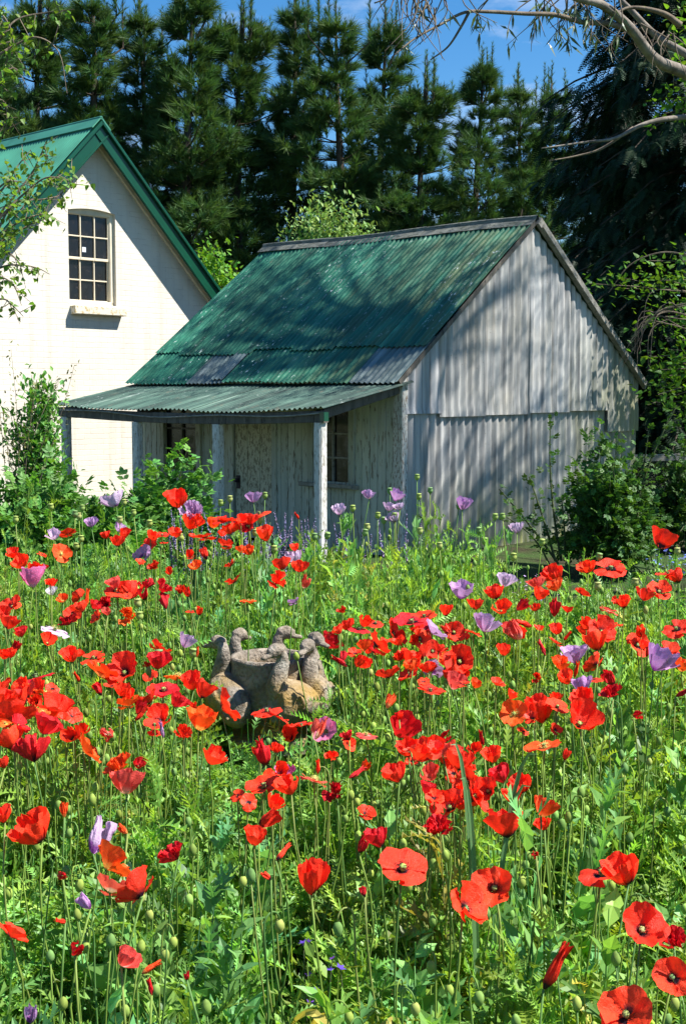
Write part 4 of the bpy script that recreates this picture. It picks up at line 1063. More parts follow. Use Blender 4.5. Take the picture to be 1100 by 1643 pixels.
def petals_geo(form, seed):
    """one flower head, about one unit wide, axis up; attribute: r base blotch, g brightness, b unused"""
    r_ = np.random.default_rng(seed); g = Geo(); nr, na = 8, 13
    if form == 'd': spec = [(k * 2.4, r_.uniform(.62, 1.0), r_.uniform(5, 75), r_.uniform(30, 110), 80, .17) for k in range(11)]
    elif form == 'k': spec = [(k * math.pi / 2 + r_.normal() * .2, r_.uniform(.85, 1.05), r_.uniform(15, 50), r_.uniform(95, 170), 120, .16) for k in range(4)]
    elif form == 't': spec = [(k * math.pi / 2, r_.uniform(.9, 1.1), 38 - 6 * (k % 2), r_.uniform(62, 95), 122, .08) for k in range(4)]
    elif form == 'b': spec = [(k * math.pi / 2 + r_.normal() * .12, r_.uniform(.9, 1.08), 18 + 10 * (k % 2), r_.uniform(45, 95), 122, .09) for k in range(4)]
    elif form == 'f': spec = [(k * math.pi / 2 + r_.normal() * .15, r_.uniform(.88, 1.1), 14 + 8 * (k % 2), r_.uniform(-25, 30), 124, .09) for k in range(4)]
    else: spec = [(k * math.pi / 2 + r_.normal() * .15, r_.uniform(.9, 1.1), 24 + 9 * (k % 2), r_.uniform(5, 55), 124, .08) for k in range(4)]
    for (ph, L, e0, e1, span, ruf) in spec:
        t = np.linspace(.04, 1, nr); e = np.radians(np.interp(t, [0, .35, 1], [e0, (e0 * .55 + e1 * .45), e1]))
        dr = np.concatenate([[.04], np.diff(t)]) * L
        rho = np.cumsum(dr * np.cos(e)); zz = np.cumsum(dr * np.sin(e))
        j = np.linspace(-1, 1, na); k1, k2, p1, p2 = r_.uniform(2.0, 3.2), r_.uniform(5, 8), r_.uniform(0, 6.3), r_.uniform(0, 6.3)
        rim = 1 - .16 * np.abs(j) ** 2.2 + .035 * np.sin(k2 * j + p1) + .02 * r_.normal(size=na)
        TT, J = np.meshgrid(t, j, indexing='ij'); sc = 1 + (rim[None] - 1) * TT
        ang = ph + J * np.radians(span / 2) * np.interp(TT, [0, .3, 1], [.55, .9, 1.0])
        RHO = np.maximum(rho[:, None] * sc, .012); Zz = zz[:, None] * sc
        wv = ruf * TT ** 2 * (np.sin(k1 * math.pi * J + p1) * .6 + np.sin(k2 * J + p2) * .35) + r_.normal(size=TT.shape) * .02 * TT
        n_r = -np.sin(e)[:, None]; n_z = np.cos(e)[:, None]
        Zz = Zz + wv * n_z + .03 * J ** 2 * TT; RHO = np.maximum(RHO + wv * n_r, .012)
        V = np.stack([RHO * np.cos(ang), RHO * np.sin(ang), Zz], 2).reshape(-1, 3)
        i_, j_ = np.meshgrid(np.arange(nr - 1), np.arange(na - 1), indexing='ij'); p = (i_ * na + j_).ravel()
        T = np.concatenate([np.stack([p, p + 1, p + na + 1], 1), np.stack([p, p + na + 1, p + na], 1)])
        bl = np.clip((.36 + .05 * r_.normal() - TT) / .10, 0, 1) * (1 if r_.random() < .7 else .3); br = 1 + .05 * np.sin(J * 21 + p1) * TT + .06 * r_.normal()
        g.add(V, T, np.stack([bl, br, TT], 2).reshape(-1, 3))
    V, T, C = g.arrays(); w = max(np.ptp(V[:, 0]), np.ptp(V[:, 1]), .95 * np.ptp(V[:, 2])); V /= w
    return V, T, C
PG = {}
for f in 'wbfktd':
    for k in range(4 if f in 'wbf' else 3): PG[f, k] = petals_geo(f, ord(f) * 31 + k)
PM = {}
def petal_mesh(form, k, c):
    key = (form, k, c)
    if key not in PM:
        g = Geo(); g.add(*PG[form, k]); o = g.build('petals', PET[c], None, True); PM[key] = o.data; bpy.data.objects.remove(o)
    return PM[key]
# seed head and stamens
def center_meshes():
    g = Geo(); V, T = lathe([(0, 0), (.035, .0), (.055, .05), (.058, .09), (.045, .115), (.068, .12), (.066, .132), (0, .142)], 12); g.add(V, T); a = g.build('seed_head', MAT['pod'], None, True)
    out = [a.data]; bpy.data.objects.remove(a)
    for mt in ('stamen', 'stamen_pale'):
        g = Geo(); r_ = np.random.default_rng(5)
        for k in range(70):
            an = r_.uniform(0, 6.3); l = r_.uniform(.10, .185); el = r_.uniform(.35, 1.25); d = np.array([math.cos(an) * math.cos(el), math.sin(an) * math.cos(el), math.sin(el)]); e = d * l + (0, 0, .02)
            s_ = nrm(np.cross(d, [0, 0, 1])) * .003; g.add([s_, -s_, e], [(0, 1, 2)])
            q = .013; g.add(e + np.array([(q, 0, 0), (-q * .5, q * .8, 0), (-q * .5, -q * .8, 0), (0, 0, q * 1.5)]), [(0, 1, 2), (0, 1, 3), (1, 2, 3), (2, 0, 3)])
        a = g.build('stamens', MAT[mt]); out.append(a.data); bpy.data.objects.remove(a)
    return out
SEEDH, STAM, STAMP = center_meshes()
STEMS = []
for k in range(4):
    g = Geo(); a = .02 + .012 * k; t = np.linspace(0, 1, 9)
    g.add(*tube(np.stack([a * np.sin(t * math.pi) * (1 if k % 2 else -1), a * .7 * np.sin(t * 2 * math.pi), t], 1), np.linspace(.0032, .0022, 9), 5)); o = g.build('stem', MAT['stem'], None, True); STEMS.append(o.data); bpy.data.objects.remove(o)

FL = '''186 803 36 l b;310 825 34 l d;407 800 24 l b;147 841 18 l b;190 847 20 l b;88 860 20 e b;230 889 28 l w;544 821 20 l b;476 898 26 l b;472 965 18 l w;88 1005 42 e f;295 1032 26 l b;84 950 15 e b;53 932 40 p b;262 1176 20 l k
592 795 20 l b;633 798 22 l b;623 815 18 l b;641 813 18 l b;634 832 20 l b;741 811 25 l b;829 850 22 l b;739 952 34 l b;692 1010 38 l w;777 1003 42 l b;808 934 26 e b;922 1052 44 l b;692 1073 30 l w;936 1103 30 l b;1049 1062 50 l b;150 1353 44 l k;145 1450 22 l k;50 1632 26 l k;525 1168 36 p w;455 1237 30 p d
283 807 32 r b;109 853 26 r f;97 885 28 o w;22 889 20 r b;36 904 28 r b;68 888 14 r f;70 911 12 r b;352 831 26 r f;368 832 28 r f;390 840 34 r w;416 820 33 r f;427 860 31 r b;370 851 24 r b;360 873 24 r w;329 858 30 r f;305 842 28 r b;283 856 22 r b;260 856 20 r f;242 861 18 r b;241 874 26 r w;200 858 18 r b;188 871 20 r b;171 861 14 r b
387 883 14 o b;402 885 18 o b;331 893 14 r k;315 908 20 o b;372 905 18 r w;377 931 24 r w;453 907 27 r b;480 911 26 r b;443 931 29 r d;487 936 20 s k;398 962 24 o f;303 953 13 r k;319 983 10 r k
186 944 36 r f;208 951 38 r b;237 940 24 c d;259 943 28 c d;232 956 18 c k;267 971 16 c k;130 956 22 r w;132 975 26 r b;150 972 18 c b;174 971 24 c d;101 961 18 o b;22 970 34 r w;12 1001 30 r b;35 1016 22 c b;6 984 24 r b;112 998 28 c d;76 1027 24 r b;22 1041 16 c k;209 987 28 o d;254 1040 34 r w;253 1065 32 c b;150 1052 34 r f;115 1055 26 r b;58 1080 58 c f;160 1078 48 o w;202 1074 48 r w;285 1080 36 o f;316 1050 12 o k
4 1108 42 r w;42 1118 60 r w;84 1136 52 r b;28 1148 66 r w;70 1166 44 c b;22 1190 44 r b;163 1110 16 c k;173 1168 28 s k;245 1118 42 r w;262 1102 44 c f;256 1150 38 r b;310 1098 32 r b;323 1112 32 r b;320 1160 44 o b;133 1198 48 o w;355 1130 48 r w;428 1135 44 r f;448 1147 34 r f;483 1160 34 r f;505 1177 26 s k;525 1030 34 c b;548 1058 14 c k;336 1216 36 r b;545 1012 18 r b
1057 870 38 r b;943 911 28 r b;979 907 44 r f;892 924 32 r b;893 941 26 o b;862 936 28 s b;861 956 24 r b;931 951 22 r w;1071 917 32 r f;1089 928 26 r b;1055 946 34 r w;1031 956 28 r b;796 954 28 r b;804 975 30 r b;763 972 24 r b;828 972 18 c k;888 982 20 c k;824 1005 24 r f;892 1012 20 r b;892 1029 26 r f;874 1045 18 c k;1084 1005 36 r f;1020 1030 36 r w;1067 1042 38 r f;1092 1070 28 o b;962 1009 40 r w;978 1000 34 r f;959 1034 36 r b;957 1062 32 r w;900 1068 28 o b;911 1090 28 r b;982 1092 22 c k;983 1114 32 c d;1083 1110 20 c k;1015 1140 16 c k
602 997 24 r f;576 1006 30 c f;558 1006 20 r b;627 1012 40 r w;600 1030 40 r w;590 1042 26 r b;660 992 50 c f;680 985 34 r f;674 1013 26 r b;727 1010 28 r w;758 1012 24 r f;557 1061 22 c k;655 1056 30 r b;680 1049 38 r w;703 1042 20 r b;736 1056 40 r w;720 1064 26 o b;626 1082 32 r w;659 1080 30 r w;690 1104 38 r f;716 1084 20 r b;760 1098 20 o b;825 1140 38 o w;869 1143 40 r t;893 1130 32 r f;928 1150 54 r b;940 1126 34 r b;872 1192 58 o f;642 1172 44 c b;587 1175 32 s f;560 1184 24 c d;640 1150 12 r k
55 1214 60 c d;8 1226 24 r b;195 1229 42 o d;203 1261 50 s b;222 1226 22 c b;8 1310 36 r b;103 1305 18 o k;66 1334 68 r b;170 1385 70 o w;228 1430 70 r w;176 1424 52 s w;100 1389 42 c k;286 1371 44 c d;18 1497 46 r w;105 1471 24 r k;120 1521 26 c k;195 1540 36 s b;228 1552 26 o k;243 1590 20 c k
425 1215 34 c k;424 1255 50 r f;466 1265 38 r b;503 1247 42 s f;540 1268 32 c d;415 1316 28 r k;443 1371 26 r k;434 1407 14 r k;498 1417 46 r t;300 1568 10 c k;205 1332 14 o k
640 1245 36 r b;655 1206 32 r b;680 1201 40 r w;690 1243 32 s b;684 1270 26 c b;720 1211 42 c d;735 1226 40 r b;724 1290 52 r w;757 1271 56 r w;708 1326 42 c d;610 1350 36 c b;576 1360 22 c k;645 1385 76 r f;795 1418 66 r w;742 1450 68 r w;815 1330 62 r b;826 1280 38 r b;868 1300 40 o b;840 1262 34 r b;791 1216 30 r b;808 1246 36 c b;872 1325 26 r b;965 1394 72 r f;1006 1405 58 r b;1028 1484 72 r w;1080 1511 46 c d;1078 1560 62 r w;1006 1618 84 r w;873 1566 68 r k;859 1366 14 c k;585 1435 13 c k;585 1230 18 o k;705 1178 20 c k;560 1240 22 c k;620 1130 18 o k;775 1190 18 c k;905 1215 14 r k'''
ZONES = [(0, 780, 220, 880, 'in front of the broad rose bush'), (220, 780, 345, 900, 'below the shed window'), (345, 780, 470, 900, 'in front of the peeling door'), (470, 780, 660, 860, 'beside the white front post'), (660, 780, 900, 900, 'against the grey gable wall'),
         (1010, 840, 1100, 1000, 'under the netting fence'), (905, 880, 1010, 1000, 'below the dark rose bush'), (840, 900, 905, 1000, 'over the small pale violet flowers'), (720, 900, 840, 1020, 'below the gable wall'),
         (540, 900, 720, 1035, 'in the drift level with the swan heads'), (540, 1035, 800, 1125, 'in the drift level with the swan bodies'), (800, 1000, 925, 1100, 'along the middle of the meadow below the rose bush'), (925, 985, 1010, 1125, 'in the column below the dark rose bush'), (1010, 985, 1100, 1200, 'at the meadow edge below the fence'),
         (800, 1100, 1010, 1225, 'in the clump above the strap leaves'), (440, 880, 540, 1000, 'in the gap behind the planter'), (345, 880, 440, 1000, 'behind the planter below the door'), (290, 880, 345, 1060, 'just left of the swan heads'), (165, 880, 290, 1000, 'in the dark red clump left of the planter'),
         (85, 880, 165, 1045, 'under the broad rose bush'), (0, 880, 85, 1050, 'at the meadow edge below the broad rose bush'), (220, 1000, 345, 1200, 'beside the planter'), (85, 1045, 220, 1215, 'between planter and meadow edge'), (0, 1050, 85, 1205, 'in the big cluster at the meadow edge'),
         (345, 1000, 620, 1200, 'in front of the planter'), (620, 1100, 800, 1200, 'right of the pedestal'), (0, 1200, 130, 1420, 'low at the meadow edge'), (130, 1200, 345, 1345, 'below the big cluster'), (130, 1345, 345, 1480, 'in the bright group with the folded lilac bloom'), (0, 1420, 345, 1643, 'in the nearest corner'),
         (345, 1200, 560, 1300, 'below the pedestal'), (345, 1300, 620, 1643, 'in the green gap near the yellowed leaves'), (560, 1190, 705, 1345, 'in the red drift left of the strap leaves'), (705, 1190, 780, 1345, 'under the arching strap leaves'), (780, 1200, 900, 1345, 'right of the strap leaves'),
         (560, 1345, 900, 1480, 'in the front row below the red drift'), (900, 1300, 1100, 1460, 'in the double bloom beside the broad leaves'), (800, 1460, 1100, 1643, 'in the nearest group of big blooms')]
def zone(px, py):
    for k, (x0, y0, x1, y1, ph) in enumerate(ZONES):
        if x0 <= px < x1 and y0 <= py < y1: return k
    d = [(px - (z[0] + z[2]) / 2) ** 2 + (py - (z[1] + z[3]) / 2) ** 2 for z in ZONES]
    return int(np.argmin(d))
CW = {'r': 'scarlet', 'o': 'orange-red', 'c': 'crimson', 's': 'salmon-red', 'l': 'lilac', 'p': 'pink', 'e': 'whitish'}
FWD = {'w': 'open', 'b': 'cupped', 'f': 'flat', 'k': 'crumpled', 't': 'upright', 'd': 'ruffled'}
ORD = 'leftmost second third fourth fifth sixth seventh eighth ninth tenth eleventh twelfth thirteenth fourteenth fifteenth sixteenth seventeenth eighteenth nineteenth twentieth'.split()
flowers = []
for s_ in FL.replace('\n', ';').split(';'):
    a, b, w, c, f = s_.split(); flowers.append([float(a), float(b), float(w), c, f, zone(float(a), float(b))])
re_ = np.random.default_rng(77)
for (px, py, n_, sx, sy) in ((40, 1135, 9, 50, 45), (250, 1130, 5, 50, 35), (640, 1030, 6, 60, 22), (690, 1075, 6, 50, 25), (720, 1245, 6, 70, 45), (340, 850, 5, 60, 18), (130, 965, 5, 60, 30), (900, 990, 5, 90, 35)):
    for q in range(n_):
        a, b = px + re_.uniform(-1, 1) * sx, py + re_.uniform(-1, 1) * sy; d = dmap(b)
        flowers.append([max(4, a), b, re_.uniform(.035, .07) / d * FPX, 'rrrsco'[int(re_.integers(0, 6))], 'bfkwb'[int(re_.integers(0, 5))], zone(max(4, a), b)])
def label_for(i):
    px, py, w, c, f, z = flowers[i]
    key = lambda q: (q[3], q[4], q[5])
    same = sorted([q for q in flowers if key(q) == key(flowers[i])], key=lambda q: q[0]); n = len(same)
    k = [q is flowers[i] for q in same].index(True)
    t = '' if n == 1 else (' right of two' if n == 2 and k else ' left of two' if n == 2 else ' leftmost of %d' % n if k == 0 else ' rightmost of %s' % NUM[n] if k == n - 1 else ' %s from left' % ORD[k])
    t = t.replace('of %d' % n, 'of ' + NUM[n])
    return '%s %s poppy%s %s' % (FWD[f], CW[c], (',' + t + ',') if t else '', ZONES[z][4])
NUM = dict(enumerate('zero one two three four five six seven eight nine ten eleven twelve'.split()))
r_ = np.random.default_rng(101)
for i, (px, py, w, c, f, z) in enumerate(flowers):
    d = dmap(py) * r_.uniform(.97, 1.03) * float(np.interp(py, [900, 1150], [.985, .955]))
    if 300 < px < 540 and 1040 < py < 1300: d = min(d, 4.3)
    if 330 < px < 540 and 1000 < py < 1040: d = 5.6
    P = at(px, py, d); dia = max(w, 12) * (1.2 if w < 55 else 1.08) * d / FPX * (1.06 if f in 'wf' else 1.0)
    lean = np.array([r_.normal() * .06, r_.normal() * .05 - .02, 0])
    if f in 'kt' and False: lean *= 2
    base = P - lean * P[2]; base[2] = 0
    ax_ = P - base; L_ = np.linalg.norm(ax_)
    o = empty('lilac_poppy' if c in 'le' else 'pink_poppy' if c == 'p' else 'red_poppy', base)
    o.rotation_euler = Vector(ax_).to_track_quat('Z', 'Y').to_euler()
    tag(o, label_for(i), 'poppy', 'poppies in bloom in the meadow')
    st = link_mesh('stem', STEMS[i % 4], o); hgt = {'k': .35, 't': .4, 'b': .25}.get(f, .15) * dia
    st.scale = (1, 1, L_ - hgt)
    pt = link_mesh('petals', petal_mesh(f, int(r_.integers(0, 4 if f in 'wbf' else 3)), c), o); pt.location = (0, 0, L_ - hgt)
    tilt = {'w': r_.uniform(30, 62), 'b': r_.uniform(8, 30), 'f': r_.uniform(4, 22), 'k': r_.uniform(0, 75), 't': r_.uniform(5, 25), 'd': r_.uniform(15, 50)}[f]
    yaw = r_.normal() * .55
    E = Matrix.Rotation(yaw, 3, 'Z') @ Matrix.Rotation(R(tilt), 3, 'X') @ Matrix.Rotation(r_.uniform(0, 6.28), 3, 'Z')
    pt.rotation_euler = E.to_euler(); k_ = {'k': 1.25, 't': 1.1}.get(f, 1.0); pt.scale = (dia * k_, dia * k_, dia * k_ * r_.uniform(.9, 1.1))
    if f in 'wbf':
        for nm, me in (('seed_head', SEEDH), ('stamens', STAMP if c in 'oles' else STAM)):
            q = link_mesh(nm, me, o); q.location = pt.location; q.rotation_euler = pt.rotation_euler; q.scale = (dia, dia, dia)

# buds and seed heads standing on their own stems
def bud_meshes(kind, Ht):
    g = Geo(); hk = .035 if kind == 'nod' else 0
    t = np.linspace(0, 1, 8); pts = [np.array([.02 * math.sin(q * 3 + Ht * 9), .012 * math.sin(q * 5), q * (Ht - hk)]) for q in t]
    if kind == 'nod':
        e = pts[-1]
        for a in np.linspace(.4, 3.0, 7): pts.append(e + np.array([.022 * (1 - math.cos(a)), 0, .028 * math.sin(a) + .01]))
    pts = np.array(pts); V, T = tube(pts, np.linspace(.003, .0019, len(pts)), 5); g.add(V, T)
    s_ = g.build('stem', MAT['stem'], None, True); g = Geo(); e = pts[-1]
    if kind == 'pod':
        V, T = lathe([(0, 0), (.006, .001), (.0115, .010), (.0125, .017), (.009, .024), (.0115, .0255), (.0112, .028), (0, .030)], 12); V = V + e; m = 'pod'
    else:
        V, T = lathe([(0, 0), (.0065, .002), (.0105, .010), (.0108, .019), (.007, .028), (.0015, .033), (0, .0335)], 10); m = 'bud'
        if kind == 'nod': V = V * np.array([1, 1, -1]); T = T[:, ::-1]
        V = V + e
    g.add(V, T); b_ = g.build('seed_head' if kind == 'pod' else 'bud', MAT[m], None, True)
    out = (s_.data, b_.data); bpy.data.objects.remove(s_); bpy.data.objects.remove(b_); return out
HTS = [.45, .52, .59, .66, .73, .80, .87, .94, 1.01, 1.08, 1.15, 1.22, 1.3]
BM = {k: [bud_meshes(k, h) for h in HTS] for k in ('nod', 'up', 'pod')}
def place_bud(kind, px, py, d, label, cat, group, sc=1.0):
    P = at(px, py, d); k = int(np.argmin([abs(h * sc - P[2]) for h in HTS])); f = P[2] / (HTS[k])
    o = tag(empty('poppy_seed_head' if kind == 'pod' else 'poppy_bud', (P[0], P[1], 0), r_.uniform(0, 6.28)), label, cat, group)
    for nm, me in zip(('stem', 'seed_head' if kind == 'pod' else 'bud'), BM[kind][k]):
        q = link_mesh(nm, me, o); q.scale = (sc, sc, f)
    lx, ly = r_.normal() * .09, r_.normal() * .07
    o.rotation_euler = (ly, lx, o.rotation_euler.z); o.location = (P[0] - lx * P[2], P[1] + ly * P[2], 0)
PODS = '590 818;612 826;645 770;660 790;655 812;680 835;700 862;712 880;752 828;770 862;797 855;803 870;835 880;830 900;850 838;560 852;575 835;602 848;670 800;690 790;420 800;385 805;430 840;395 862;212 838;168 836;60 812;110 830;48 838;140 870;230 850;255 832;268 838;300 862;140 820;205 812;340 838;330 812;450 885;520 868;160 880;222 1000;224 972;274 1040;278 1052;1075 885;1065 905;1000 940;1010 950'
for s_ in PODS.split(';'):
    px, py = map(float, s_.split()); near = 'by the white front post' if 470 < px < 690 else 'against the grey gable wall' if 690 <= px < 900 else 'before the rose bushes' if px < 345 and py < 900 else 'before the shed door' if px < 470 and py < 900 else 'in the meadow edge by the fence' if px > 900 else 'left of the stone planter'
    place_bud('pod', px, py, dmap(py) * r_.uniform(.98, 1.02), 'round pale green poppy seed head ' + near, 'seed head', 'round seed heads ' + near, 1.25)
n = 0; small = []
while n < 140:
    px, py = r_.uniform(-10, 1110), 870 + 770 * r_.random() ** 1.3
    if 320 < px < 545 and 985 < py < 1165: continue
    d = dmap(py) * r_.uniform(.98, 1.06)
    if 320 < px < 545 and py > 1100: d = min(d, 4.3)
    if py < 900 and 560 < px: continue
    near = 'in the nearest part of the meadow' if py > 1400 else 'below the stone planter' if py > 1180 else 'beside the big red cluster' if px < 300 and py > 1040 else 'in the far part of the meadow' if py < 1000 else 'level with the stone planter'
    kind = 'nod' if r_.random() < .6 else 'up'
    place_bud(kind, px, py, d, ('green nodding poppy bud on hooked stem ' if kind == 'nod' else 'plump upright green poppy bud ') + near, 'bud', ('nodding buds ' if kind == 'nod' else 'upright buds ') + near, r_.uniform(.72, 1.0)); n += 1

# beyond the three hundred blooms above, the small ones that fill the drifts: one object
gs = Geo(); gt = Geo(); r_ = np.random.default_rng(606); kk = list(PG.keys())
for (cx, cy, n_, sx, sy) in ((60, 1120, 26, 75, 75), (250, 1125, 18, 75, 60), (640, 1040, 34, 110, 65), (720, 1250, 26, 110, 60), (170, 940, 24, 160, 50), (370, 860, 16, 110, 30), (920, 1010, 26, 150, 80), (480, 1215, 16, 110, 40), (560, 1300, 10, 200, 60), (880, 1140, 14, 100, 50), (-190, 1120, 45, 170, 180), (1330, 1100, 60, 210, 200)):
    for q in range(int(n_ * .62) if 0 < cx < 1100 else n_):
        px, py = cx + r_.uniform(-1, 1) * sx, cy + r_.uniform(-1, 1) * sy
        if 322 < px < 545 and 985 < py < 1165: continue
        d = dmap(py) * r_.uniform(.95, 1.02); P = at(px, py, d); V, T, C = PG[kk[int(r_.integers(0, len(kk)))]]; s_ = r_.uniform(.038, .062)
        M = Matrix.Rotation(r_.normal() * .6, 3, 'Z') @ Matrix.Rotation(r_.uniform(.05, .95), 3, 'X') @ Matrix.Rotation(r_.uniform(0, 6.28), 3, 'Z')
        gs.add(V @ np.array(M).T * s_ + P, T, C * np.array([1, r_.uniform(.75, 1.15), 1]))
        lx, ly = r_.normal() * .05, r_.normal() * .05
        gt.add(*tube([(P[0] - lx, P[1] - ly, 0), (P[0] - lx * .3, P[1] - ly * .3, P[2] * .6), P], (.003, .0025, .002), 4, False))
sp_ = tag(gs.build('small_red_poppies', PET['r'], None, True), 'scattering of small scarlet poppies filling the gaps of the drifts', None, None, 'stuff')
gt.build('stems', MAT['stem'], sp_, True)

# the many smaller buds of the middle distance: one object
gb = Geo(); r_ = np.random.default_rng(505)
for q in range(460):
    y = r_.uniform(2.9, 7.6); x = r_.uniform(-.27, .27) * y * 1.15
    px = 550 + FPX * x / y
    z = float(np.interp(y, [2.6, 4, 5.3, 6.2, 7.6], [.64, .71, .82, .91, .95])) * r_.uniform(.8, 1.06) - (.12 if px > 800 and y > 6 else 0)
    if 318 < px < 548 and y < 5.6: continue
    lx, ly = r_.normal() * .08, r_.normal() * .08; a = r_.uniform(0, 6.28); e = np.array([x, y, z]); hk = np.array([math.cos(a), math.sin(a), 0])
    pts = [(x - lx * z, y - ly * z, 0), (x - lx * z * .4, y - ly * z * .4, z * .55), e]
    tip = e
    if r_.random() < .65:
        pts += [e + hk * .010 + (0, 0, .018), e + hk * .026 + (0, 0, .016), e + hk * .036 - (0, 0, .008)]; tip = np.array(pts[-1])
    V, T = tube(pts, np.linspace(.0026, .0018, len(pts)), 3, False); gb.add(V, T, (1, 1, .9))
    V, T = lathe([(0, -.002), (.0075, .003), (.0105, .012), (.0095, .022), (.004, .030), (0, .032)], 7); sg = -1 if len(pts) > 3 else 1
    V = V * np.array([1, 1, sg]) * r_.uniform(.75, 1.1); gb.add(V + tip, T if sg > 0 else T[:, ::-1], jitc(r_, 1, .25)[0] * 1.05)
tag(gb.build('small_poppy_buds', MAT['bud'], None, True), 'many small nodding green poppy buds scattered over the middle of the meadow', None, None, 'stuff')

# ------------------------------------------------------------------ the foliage of the meadow
def pinnate(nl, lobe, arch, rib=.035, fwd=.16, end=.5):
    V, T = [], []
    xs = np.linspace(0, 1, nl + 1); zc = lambda x: .22 * x - arch * x * x
    for i in range(nl):
        b = len(V); w0, w1 = rib * (1 - .5 * xs[i]), rib * (1 - .5 * xs[i + 1]) * (i < nl - 1)
        V += [(xs[i], w0, zc(xs[i])), (xs[i], -w0, zc(xs[i])), (xs[i + 1], -w1, zc(xs[i + 1])), (xs[i + 1], w1, zc(xs[i + 1]))]; T += [(b, b + 1, b + 2), (b, b + 2, b + 3)]
        for sg in (1, -1):
            x0, x1 = xs[i] + .03, xs[i + 1] - .02; l = lobe * math.sin(math.pi * (.18 + .72 * (i + .5) / nl)); b = len(V)
            V += [(x0, sg * rib * .5, zc(x0)), (x1, sg * rib * .4, zc(x1)), (min(1.08, (x0 + x1) / 2 + fwd), sg * (l + rib), zc((x0 + x1) / 2) + .06)]
            T.append((b, b + 1, b + 2) if sg > 0 else (b, b + 2, b + 1))
    return np.array(V), np.array(T)
PIN = [pinnate(5, .13, .45, .04), pinnate(6, .10, .8, .05, .13), pinnate(4, .16, .2, .05, .2)]
FEA = [pinnate(6, .26, .3, .013, .14), pinnate(5, .22, .6, .016, .16)]
BLADE = (np.array([(0, .03, 0), (0, -.03, 0), (.5, .045, .12), (.5, -.045, .12), (1, 0, .02)]), np.array([(0, 1, 2), (1, 3, 2), (2, 3, 4)]))
BROAD = (np.array([(0, 0, 0), (.25, .20, .06), (.25, -.20, .06), (.45, .17, .12), (.45, -.17, .12), (.6, .23, .10), (.6, -.23, .10), (.82, .10, .05), (.82, -.10, .05), (1.05, 0, -.04), (.5, 0, .06)]),
         np.array([(0, 10, 1), (0, 2, 10), (1, 10, 3), (2, 4, 10), (3, 10, 5), (4, 6, 10), (5, 10, 7), (6, 8, 10), (7, 10, 9), (8, 9, 10)]))
def plant(kind, seed):
    r_ = np.random.default_rng(seed); g = Geo()
    ns = {'poppy': 4, 'feather': 4, 'broad': 2, 'grass': 1}[kind]
    if kind == 'grass':
        m = 26; P = r_.normal(size=(m, 3)) * np.array([.05, .05, 0]); g.scatter(*BLADE, P, frames(np.stack([r_.normal(size=m) * .4, r_.normal(size=m) * .4, np.ones(m)], 1), r_.uniform(0, 6, m)), np.stack([r_.uniform(.5, 1.0, m), r_.uniform(.10, .16, m), r_.uniform(.3, 1., m)], 1), jitc(r_, m, .3)); return g.arrays()
    for s_ in range(ns):
        h = r_.uniform(.55, 1.05); a = r_.uniform(0, 6.3); o = np.array([math.cos(a), math.sin(a), 0]) * r_.uniform(.0, .05); e = o * 2.2 + np.array([r_.normal() * .05, r_.normal() * .05, h]); md = (o + e) / 2 + r_.normal(size=3) * .02
        pts = curve([o, md, e], 3); g.add(*tube(pts, np.linspace(.0045, .002, len(pts)), 3, False), C=(1.15, 1.1, 1.5))
        m = {'poppy': 19, 'feather': 22, 'broad': 11}[kind]; t = r_.uniform(.05, 1.0, m) ** .8
        p = np.stack([np.interp(t, np.linspace(0, 1, len(pts)), pts[:, i]) for i in range(3)], 1)
        an = r_.uniform(0, 6.3, m); D = np.stack([np.cos(an), np.sin(an), r_.uniform(.1, 2.6, m)], 1)
        L = np.interp(t, [0, .4, 1], [.24, .20, .085]) * r_.uniform(.7, 1.2, m) * (1.15 if kind == 'broad' else 1)
        tm = {'poppy': PIN, 'feather': FEA, 'broad': [BROAD, PIN[2]]}[kind]; ix = r_.integers(0, len(tm), m); M = frames(D, r_.normal(size=m) * .5); C = jitc(r_, m, .42)
        for k, (tv, tt) in enumerate(tm):
            q = ix == k
            if q.any(): g.scatter(tv, tt, p[q], M[q], L[q], C[q])
    return g.arrays()
TPL = {k: [plant(k, 200 + 17 * s + len(k)) for s in range(6)] for k in ('poppy', 'feather', 'broad', 'grass')}
def canopy(x, y):
    px = 550 + FPX * x / y
    h = np.interp(y, [1.9, 2.6, 3.4, 4.5, 5.3, 6.2, 7.0, 8.4, 9.8], [.62, .72, .78, .84, .90, .97, 1.03, .90, .62])
    if px > 800: h -= np.interp(y, [4.5, 6, 7.4, 8.3, 9.6], [0, .10, .20, .42, .60])
    if 480 < px < 790 and y > 5.0: h += .06
    if 312 < px < 548 and y < 5.35: h = min(h, H - (1168 - 628) / 2100 * y) * .92
    return h
r_ = np.random.default_rng(303); big = Geo(); nplants = 0
y = 1.9
